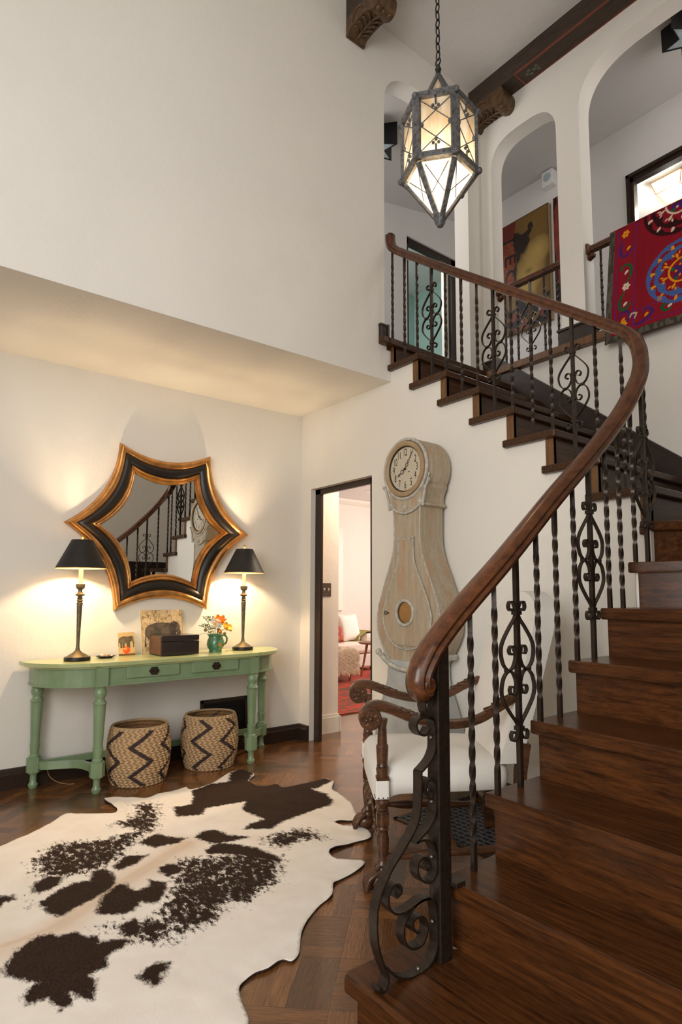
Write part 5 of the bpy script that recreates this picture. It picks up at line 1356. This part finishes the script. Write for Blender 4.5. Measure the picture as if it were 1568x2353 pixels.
for s_ in (-1, 1):
    for k in range(4):
        x0 = s_ * (.03 + k * .06); z0_ = .275 - k * .028
        b.tube(cat([(x0, -.288, z0_), (x0 + s_ * .03, -.298, z0_ + .012), (x0 + s_ * .045, -.294, z0_ - .012), (x0 + s_ * .026, -.29, z0_ - .03), (x0 + s_ * .012, -.29, z0_ - .016)], 4), .0075, 6)
b.ball((0, -.29, .26), .022, 8).build('leaf_carving', 'chair_wood', fr, smooth=60)

# ------------------------------------------------------------------ embroidered textile over the gallery rail
RED, GREY, PUR, GRN, ORA, CRM, BLU, BRN = map(srgb, ('8a1a28', '5d574d', '45276b', '1d5a33', 'e3941c', 'd8c4ad', '47609a', '331618'))
def suzani(u, v):
    Wd, Ht = .90, .845; n = len(u); col = np.tile(RED, (n, 1)) * (.88 + .24 * fbm(u * 14, v * 2.0, 4, 3))[:, None]
    wob = .004 * np.sin(v * 9)
    # purple guide lines
    for a in (.066, .190): lay(col, (np.abs(u - a - wob * .5) < .0028) & (v > .09), PUR * 1.3)
    for a in (.075, .185): lay(col, (np.abs(v - a) < .0028) & (u > (.066 if a < .1 else .19)), PUR * 1.3)
    def hook(pts, c, w):
        P = cat([(x, y, 0) for x, y in pts], 6); d = np.full(n, 9.); acc = np.zeros(n); s_ = 0
        for p, q in zip(P, P[1:]):
            dd = seg(u, v, p.x, p.y, q.x, q.y); m = dd < d; d = np.where(m, dd, d); acc = np.where(m, s_, acc); s_ += (q - p).length
        L = s_; wid = w * (.55 + .45 * np.sin(PI * np.clip(acc / L, .05, .95))) + .0028 * np.abs(np.sin(acc * 190))
        lay(col, d < wid, c)
    def rose(cu, cv, r, c, eye=True):
        a = np.arctan2(v - cv, u - cu); rr = np.hypot(u - cu, v - cv)
        lay(col, rr < r * (1 + .17 * np.cos(a * 6)), c)
        if eye: lay(col, rr < r * .17, RED * .6)
    def blob(cu, cv, r, c, ang=.6):
        lay(col, ell(u, v, cu, cv, r * 1.25, r * .75, ang) < 1, c); lay(col, ell(u, v, cu - r * .6, cv - r * .9, r * .5, r * .35, ang) < 1, c)
    def border(f):
        """one run of the border, f maps (along, across) to (u, v)."""
        H = lambda pts, c, w: hook([f(*p) for p in pts], c, w)
        H([(.745, .10), (.69, .085), (.635, .10), (.63, .14), (.665, .168)], PUR, .0075); blob(*f(.68, .145), .013, ORA)
        H([(.52, .10), (.545, .098), (.555, .14), (.52, .168), (.46, .162), (.415, .135)], GRN, .0075); blob(*f(.50, .135), .013, CRM)
        rose(*f(.39, .135), .026, CRM)
        H([(.355, .125), (.30, .095), (.235, .10), (.222, .14), (.255, .165)], GRN, .0085); blob(*f(.262, .135), .013, CRM)
        H([(.165, .098), (.195, .105), (.20, .15), (.165, .165), (.115, .15)], PUR, .0075); blob(*f(.148, .125), .012, ORA)
    rose(.118, .80, .026, ORA); border(lambda a, b_: (b_, a)); rose(.125, .112, .026, ORA)
    border(lambda a, b_: (a + .10, .255 - b_ + 0)) if False else None
    hook([(.20, .09), (.24, .082), (.30, .10), (.325, .14), (.29, .165), (.265, .15)], PUR, .008); blob(.285, .125, .012, ORA)
    hook([(.47, .155), (.42, .158), (.385, .14), (.40, .105), (.435, .112)], GRN, .0075); blob(.43, .135, .012, CRM); rose(.52, .145, .024, CRM)
    hook([(.17, .145), (.18, .17), (.21, .165), (.20, .135)], CRM * .7, .005)
    hook([(.58, .12), (.64, .10), (.70, .13), (.69, .165)], GRN, .0075); blob(.655, .14, .012, CRM); rose(.76, .135, .024, ORA)
    def medallion(cu, cv, R, c1, c2):
        a = np.arctan2(v - cv, u - cu); r_ = np.hypot(u - cu, v - cv) / R
        saw = .030 * np.abs(((a * 60 / (2 * PI)) % 1.0) - .5) * 2
        lobe = np.abs(np.sin(a * 6 + .4))
        lay(col, (r_ < 1 + saw - .02) & (r_ > .80 + .10 * lobe), c1)
        lobe2 = np.abs(np.sin(a * 4 + .9))
        lay(col, (r_ < .74 + saw + .03 * lobe) & (r_ > .50 + .16 * lobe2), c1)
        for k in range(12):
            t = k * PI / 6 + .4 / 6 + PI / 12; blob(cu + .83 * R * math.cos(t), cv + .83 * R * math.sin(t), R * .058, c2, t)
        lay(col, np.abs(r_ - .36) < .028, c2)
        for k in range(8):
            t = k * PI / 4 + .3
            for dt, rr, sz in ((0, .50, .055), (.16, .56, .035), (-.16, .56, .035), (0, .43, .03)):
                lay(col, ell(u, v, cu + rr * R * math.cos(t + dt), cv + rr * R * math.sin(t + dt), R * sz * 1.5, R * sz * .7, t + dt * 3) < 1, c2)
        for k in range(5):
            t = k * 2 * PI / 5; lay(col, ell(u, v, cu + .15 * R * math.cos(t), cv + .15 * R * math.sin(t), R * .13, R * .06, t) < 1, PUR)
            lay(col, ell(u, v, cu + .27 * R * math.cos(t + .3), cv + .27 * R * math.sin(t + .3), R * .06, R * .05) < 1, srgb('146048'))
            lay(col, ell(u, v, cu + .17 * R * math.cos(t + .6), cv + .17 * R * math.sin(t + .6), R * .035, R * .035) < 1, c2)
    medallion(.50, .36, .225, BLU, ORA); medallion(.475, .865, .235, BRN, CRM)
    lay(col, (np.abs(u - .365) < .015) & (np.abs(v - .185 - .02) < .018), srgb('9a7068'))
    pat = (fbm(u * 70, v * 24, 9, 2) > .55)
    for m in ((u < .043), (v < .047)):
        lay(col, m, GREY); lay(col, m & pat, GREY * .5)
    lay(col, (np.abs(u - .041) < .0015) | ((np.abs(v - .046) < .0015) & (u > .04)), GREY * .4)
    return col
sz = thing('embroidered_textile', 'red embroidered cloth hung over the gallery rail in the wide arch', 'textile', (2.25, 1.10, 3.70))
e0 = Vector((0, -.155, -.862)); e1 = Vector((0, -.022, -.012)); uy = (e1 - e0).normalized()
o = painted_panel('front_fall', 'textile', sz, e0, (1, 0, 0), uy, .90, (e1 - e0).length, 400, 376, suzani, lambda U, V: .0045 * np.sin(U * 23 + 1.2 * np.sin(V * 3)) * np.clip((.85 - V) * 1.6, 0, 1) + .003 * np.sin(U * 51))
o.modifiers.new('thick', 'SOLIDIFY').thickness = .003
MB().prism([(-.026, -.014), (-.012, .0015), (.045, .0015), (.052, -.02), (.055, -.45), (.051, -.45), (.047, -.018), (.042, -.002), (-.010, -.002)], .0, .90, lambda p, q, t: (t, p, q)).build('rail_fold', plain('red_cotton', tuple(RED), .95), sz)

# ------------------------------------------------------------------ paintings in the gallery
def art1(u, v):
    n = len(u); w, h = .585, 1.255; a = fbm(u * 5, v * 4, 2, 5); b_ = fbm(u * 40, v * 40, 6, 3)
    col = srgb('4a3620') * (1 - a)[:, None] + srgb('8a6a34') * a[:, None]
    top_ = np.clip((v - .8) / .45, 0, 1)[:, None]; col = col * (1 - .6 * top_) + srgb('82622c') * .6 * top_
    d = fbm(u * 4 + 9, v * 3, 17, 4); lay(col, (d > .60), srgb('2e2018'))
    lay(col, np.minimum(np.minimum(u, w - u), h - v) < .008, srgb('1e1712'))
    # generic pale rounded forms
    for cu, cv, p, q, g in ((.34, .60, .17, .25, -.35), (.44, .80, .16, .14, .3), (.30, .42, .10, .16, .4)):
        k = np.clip(1.15 - ell(u, v, cu, cv, p, q, g), 0, 1) ** .6
        c = srgb('b39452'); col = col * (1 - k[:, None]) + c * k[:, None]
    k = np.clip(1 - ell(u, v, .33, .62, .07, .05), 0, 1)[:, None]; col = col * (1 - .7 * k) + srgb('54401f') * .7 * k
    strip = (u < .155 + .02 * np.sin(v * 17) + .02 * (b_ - .5)) & (v > .42)
    lay(col, strip, srgb('7c3a26')); lay(col, strip & (b_ > .52), srgb('8d4a2b')); lay(col, strip & (v > 1.08), srgb('6d2b22'))
    low = v < .30; lay(col, low & (fbm(u * 9, v * 9, 40, 3) > .52), srgb('23171a')); lay(col, low & (fbm(u * 12, v * 12, 50, 3) > .60), srgb('7a3626'))
    return col
p1 = thing('painting', 'brown and gold canvas with dark letters on a rust strip', 'painting', (.29, 2.44, 3.975))
MB().box(0, .585, .004, .055, 0, 1.262).build('stretcher_box', plain('raw_tan_canvas_edge', (.30, .20, .085), .7), p1, bevel=.003)
painted_panel('painted_face', 'canvas', p1, (0, .002, .003), (1, 0, 0), (0, 0, 1), .585, 1.255, 120, 250, art1)
b = MB()
for tx, zc in (('J', 1.06), ('E', .84), ('C', .64)):
    vs, fs = text_mesh(tx, .24, ext=.0004)
    MB().add([(.088 + v.y * .85, -.001 - v.z, zc - v.x * 1.15) for v in vs], fs).build('letter', 'black_metal', p1)
def art2(u, v):
    n = fbm(u * 30, v * 6, 3, 5); col = srgb('1d1216') * (1 - n)[:, None] + srgb('9a4030') * n[:, None] * 1.0
    lay(col, n < .47, srgb('160e11')); return col
p2_ = thing('painting', 'dark red striped canvas, only its edge showing beside the pillar', 'painting', (.915, 2.47, 4.10))
MB().box(0, .17, .004, .028, 0, 1.165).build('stretcher_box', 'black_metal', p2_, bevel=.002)
painted_panel('painted_face', 'canvas', p2_, (.004, .002, .003), (1, 0, 0), (0, 0, 1), .16, 1.155, 40, 120, art2)

# ------------------------------------------------------------------ small fittings upstairs
def star_light(loc, label, rot):
    g = thing('star_ceiling_light', label, 'ceiling light', loc, rot, 'black star lights on the gallery ceiling')
    sp = [( (.205 if k % 2 == 0 else .095) * math.cos(PI * k / 6), (.205 if k % 2 == 0 else .095) * math.sin(PI * k / 6)) for k in range(12)]
    si = [(x * .93, y * .93) for x, y in sp]
    b = MB().panel(sp, [si], -.16, .06, lambda p, q, t: (p, q, t)).build('star_box', 'black_metal', g)
    MB().prism(si, -.150, -.145).build('glass', 'frost', g)
star_light((2.665, 1.60, 5.37), 'black star-shaped ceiling light cut off at the right edge in the wide arch', math.radians(12))
star_light((.58, .32, 5.11), 'black star-shaped ceiling light glimpsed left of the hanging lantern', math.radians(32))
bl = thing('ceiling_light', 'lit box-shaped ceiling light in the white room beyond the arch', 'ceiling light', (1.865, 3.09, 5.2))
A_ = [(-.145, -.16, -.005), (.145, -.16, -.005), (.145, .16, -.005), (-.145, .16, -.005)]; B__ = [(-.115, -.125, -.115), (.115, -.125, -.115), (.115, .125, -.115), (-.115, .125, -.115)]
MB().add(A_ + B__, [(0, 1, 5, 4), (1, 2, 6, 5), (2, 3, 7, 6), (3, 0, 4, 7), (4, 5, 6, 7)]).build('glass_shade', 'hall_glass', bl)
b = MB()
for q in (A_, B__):
    for i in range(4): b.tube([q[i], q[(i + 1) % 4]], .005, 5)
for i in range(4): b.tube([A_[i], B__[i]], .005, 5)
b.build('frame', 'gold', bl)
l = point('bath_light', (0, 0, -.20), 30, (1.0, .95, .88), .08); l.parent = bl
sk = thing('wall_speaker', 'small white speaker high on the gallery wall above the paintings', 'speaker', (.895, 2.5, 5.40))
MB().box(-.065, .065, -.09, 0, 0, .16).build('case', 'white_plastic', sk, bevel=.006); MB().lathe([(.001, 0), (.045, 0), (.045, -.004), (.001, -.003)], 24, (0, -.09, .085), 'y').build('grille', 'frost', sk)
se = thing('motion_sensor', 'small white sensor on the wall right of the green doorway', 'sensor', (-.3, 2.45, 5.34))
MB().box(0, .035, -.028, .028, -.06, .06).build('case', 'white_plastic', se, bevel=.012, smooth=40); MB().ball((.036, 0, .035), .006, 6).build('lens', 'red_line', se)
sw = thing('light_switch', 'brown double switch plate on the wall inside the doorway', 'light switch', (0.0, .257, 1.205))
MB().box(0, .006, -.055, .055, -.057, .057).build('plate', 'switch_brown', sw, bevel=.002)
for y in (-.022, .024): MB().prism([(.006, -.012), (.018, .004), (.016, .010), (.006, .012)], y - .006, y + .006, lambda p, q, t: (p, t, q)).build('toggle', 'ivory', sw)

# ------------------------------------------------------------------ living room beyond the doorway
tag(MB().box(-3.6, -.54, .72, 4.6, .001, .012).build('area_rug', 'red_rug', None), 'bright red patterned rug in the room through the doorway', 'rug')
so = thing('sofa', 'blush cream sofa along the far wall of the next room', 'sofa', (-3.5, 2.55, 0))
MB().box(-.36, .40, -.95, .95, .06, .27).build('base', 'sofa', so, bevel=.03)
for y in (-.48, .48): MB().box(-.10, .43, y - .47, y + .47, .275, .455).build('seat_cushion', 'sofa', so, bevel=.05)
MB().box(-.385, -.12, -.95, .95, .20, .74).build('back', 'sofa', so, bevel=.07)
for s_ in (-1, 1): MB().box(-.36, .38, s_ * .86 - .11, s_ * .86 + .11, .06, .58).build('arm', 'sofa', so, bevel=.07)
for x in (-.3, .34):
    for y in (-.88, .88): MB().lathe([(.022, .012), (.03, .07), (.001, .07)], 10, (x, y, 0)).build('foot', 'black_metal', so)
def cushion(loc, s, rz, rx, mat, label):
    b = MB(); n = 16; vs = []; fs = []
    for sd in (1, -1):
        for j in range(n + 1):
            for i in range(n + 1):
                a, c = i / n * 2 - 1, j / n * 2 - 1; pin = 1 - .10 * (1 - abs(c)) * (abs(a) ** 3); pin2 = 1 - .10 * (1 - abs(a)) * (abs(c) ** 3)
                vs.append((a * s / 2 * pin, sd * .085 * ((1 - a ** 4) * (1 - c ** 4)) ** .5 * (s / .45), c * s / 2 * pin2))
    N_ = (n + 1) ** 2
    for sd in (0, 1):
        for j in range(n):
            for i in range(n): fs.append(tuple(sd * N_ + q for q in (j * (n + 1) + i, j * (n + 1) + i + 1, (j + 1) * (n + 1) + i + 1, (j + 1) * (n + 1) + i)))
    o = b.add(vs, fs).build('cushion', mat, None, smooth=80); o.location = loc; o.rotation_euler = (rx, 0, rz); tag(o, label, 'cushion'); return o
cushion((-3.28, 3.06, .665), .43, math.radians(97), math.radians(-16), 'cushion', 'large ivory cushion on the sofa beyond the doorway')
cushion((-3.34, 2.62, .70), .46, math.radians(90), math.radians(-14), 'kilim', 'tall red patterned cushion at the left on the sofa')
cushion((-3.15, 2.72, .58), .26, math.radians(85), math.radians(-22), 'kilim', 'small red patterned cushion lying in front of the tall one')
cushion((-3.46, 2.30, .72), .46, math.radians(90), math.radians(-12), 'cushion', 'white cushion behind the red patterned cushions')
b = MB().prism([(-.36, .36), (-.30, .52), (-.05, .60), (.10, .595), (.12, .60), (.16, .594), (.165, .40), (.18, .40), (.185, .60), (.12, .612), (-.05, .62), (-.32, .54), (-.37, .36)], -3.62, -3.14, lambda p, q, t: (t, 3.36 + p * .62, q + .0))
tag(b.build('throw_blanket', 'olive_throw', None, bevel=.004), 'olive green throw folded over the sofa arm', 'blanket')
of = thing('ottoman', 'low cream ottoman in front of the sofa', 'ottoman', (-2.62, 2.02, 0))
MB().box(-.33, .33, -.40, .40, .09, .40).build('cushion_top', 'sofa', of, bevel=.04)
for x in (-.28, .28):
    for y in (-.34, .34): MB().lathe([(.018, .012), (.024, .10), (.001, .10)], 10, (x, y, 0)).build('foot', 'table_wood', of)
def fur():
    rnd = random.Random(4); b = MB(); n, m = 22, 22; vs = []
    prof = [(-.30, .425), (-.1, .43), (.15, .432), (.36, .43), (.425, .40), (.445, .33), (.452, .24), (.458, .17)]
    P = cat([(y, z, 0) for y, z in prof], 3)
    for i in range(n):
        x = -.26 + .56 * i / (n - 1)
        for j, p in enumerate(P):
            e = .03 * math.sin(i * 1.7) * (j / len(P)); vs.append((x + .012 * math.sin(j * 2 + i), p.x + rnd.uniform(0, .014), p.y + rnd.uniform(-.004, .014) + (e if j > len(P) - 4 else 0)))
    q = len(P); fs = [(i * q + j, i * q + j + 1, (i + 1) * q + j + 1, (i + 1) * q + j) for i in range(n - 1) for j in range(q - 1)]
    b.add(vs, fs)
    for k in range(5200):
        i = rnd.randrange(n); j = rnd.randrange(q); p = Vector(vs[i * q + j]) + Vector((rnd.uniform(-.013, .013), 0, 0)); t = j / q
        d_ = Vector((rnd.uniform(-.5, .5), .4 + rnd.uniform(-.2, .4), (1 - t) * .5 - t * 1.0 + rnd.uniform(-.3, .3))).normalized() * rnd.uniform(.04, .075); w_ = Vector((.003, 0, .001))
        b.add([p - w_, p + w_, p + d_ * .6 + w_ * .5 + Vector((0, .006, 0)), p + d_ + Vector((0, 0, -.006))], [(0, 1, 2), (0, 2, 3)])
    b.xf(lambda v: Vector((v.y - .085 - 2.62, v.x * .9 + .13 + 2.02, v.z)))
    return tag(b.build('sheepskin', 'fur', None, smooth=80), 'shaggy cream sheepskin draped over the ottoman edge', 'sheepskin')
fur()
stb = thing('side_table', 'round walnut side table with splayed legs before the sofa', 'side table', (-2.58, 2.99, .012))
MB().lathe([(.001, .45), (.20, .45), (.225, .462), (.228, .472), (.222, .478), (.001, .478)], 40).build('tabletop', 'table_wood', stb, smooth=40)
for k in range(3):
    a = math.radians(258 + 120 * k)
    MB().tube([(.11 * math.cos(a), .11 * math.sin(a), .455), (.205 * math.cos(a), .205 * math.sin(a), .0)], [.020, .011], 10).build('leg', 'table_wood', stb, smooth=60)
dn = thing('recessed_downlight', 'small recessed ceiling light in the room through the doorway', 'ceiling light', (-2.99, 3.27, 2.79))
MB().lathe([(.055, 0), (.075, -.003), (.075, -.006), (.053, -.004)], 24).build('trim_ring', 'white_plastic', dn)
MB().lathe([(.001, -.002), (.054, -.002), (.054, -.001), (.001, -.001)], 24).build('lamp', 'downlight', dn)

point('living_room_fill', (.62, 1.0, 2.73), 85, (1.0, .82, .62), .05)  # unseen fill added to brighten the return wall, no fixture
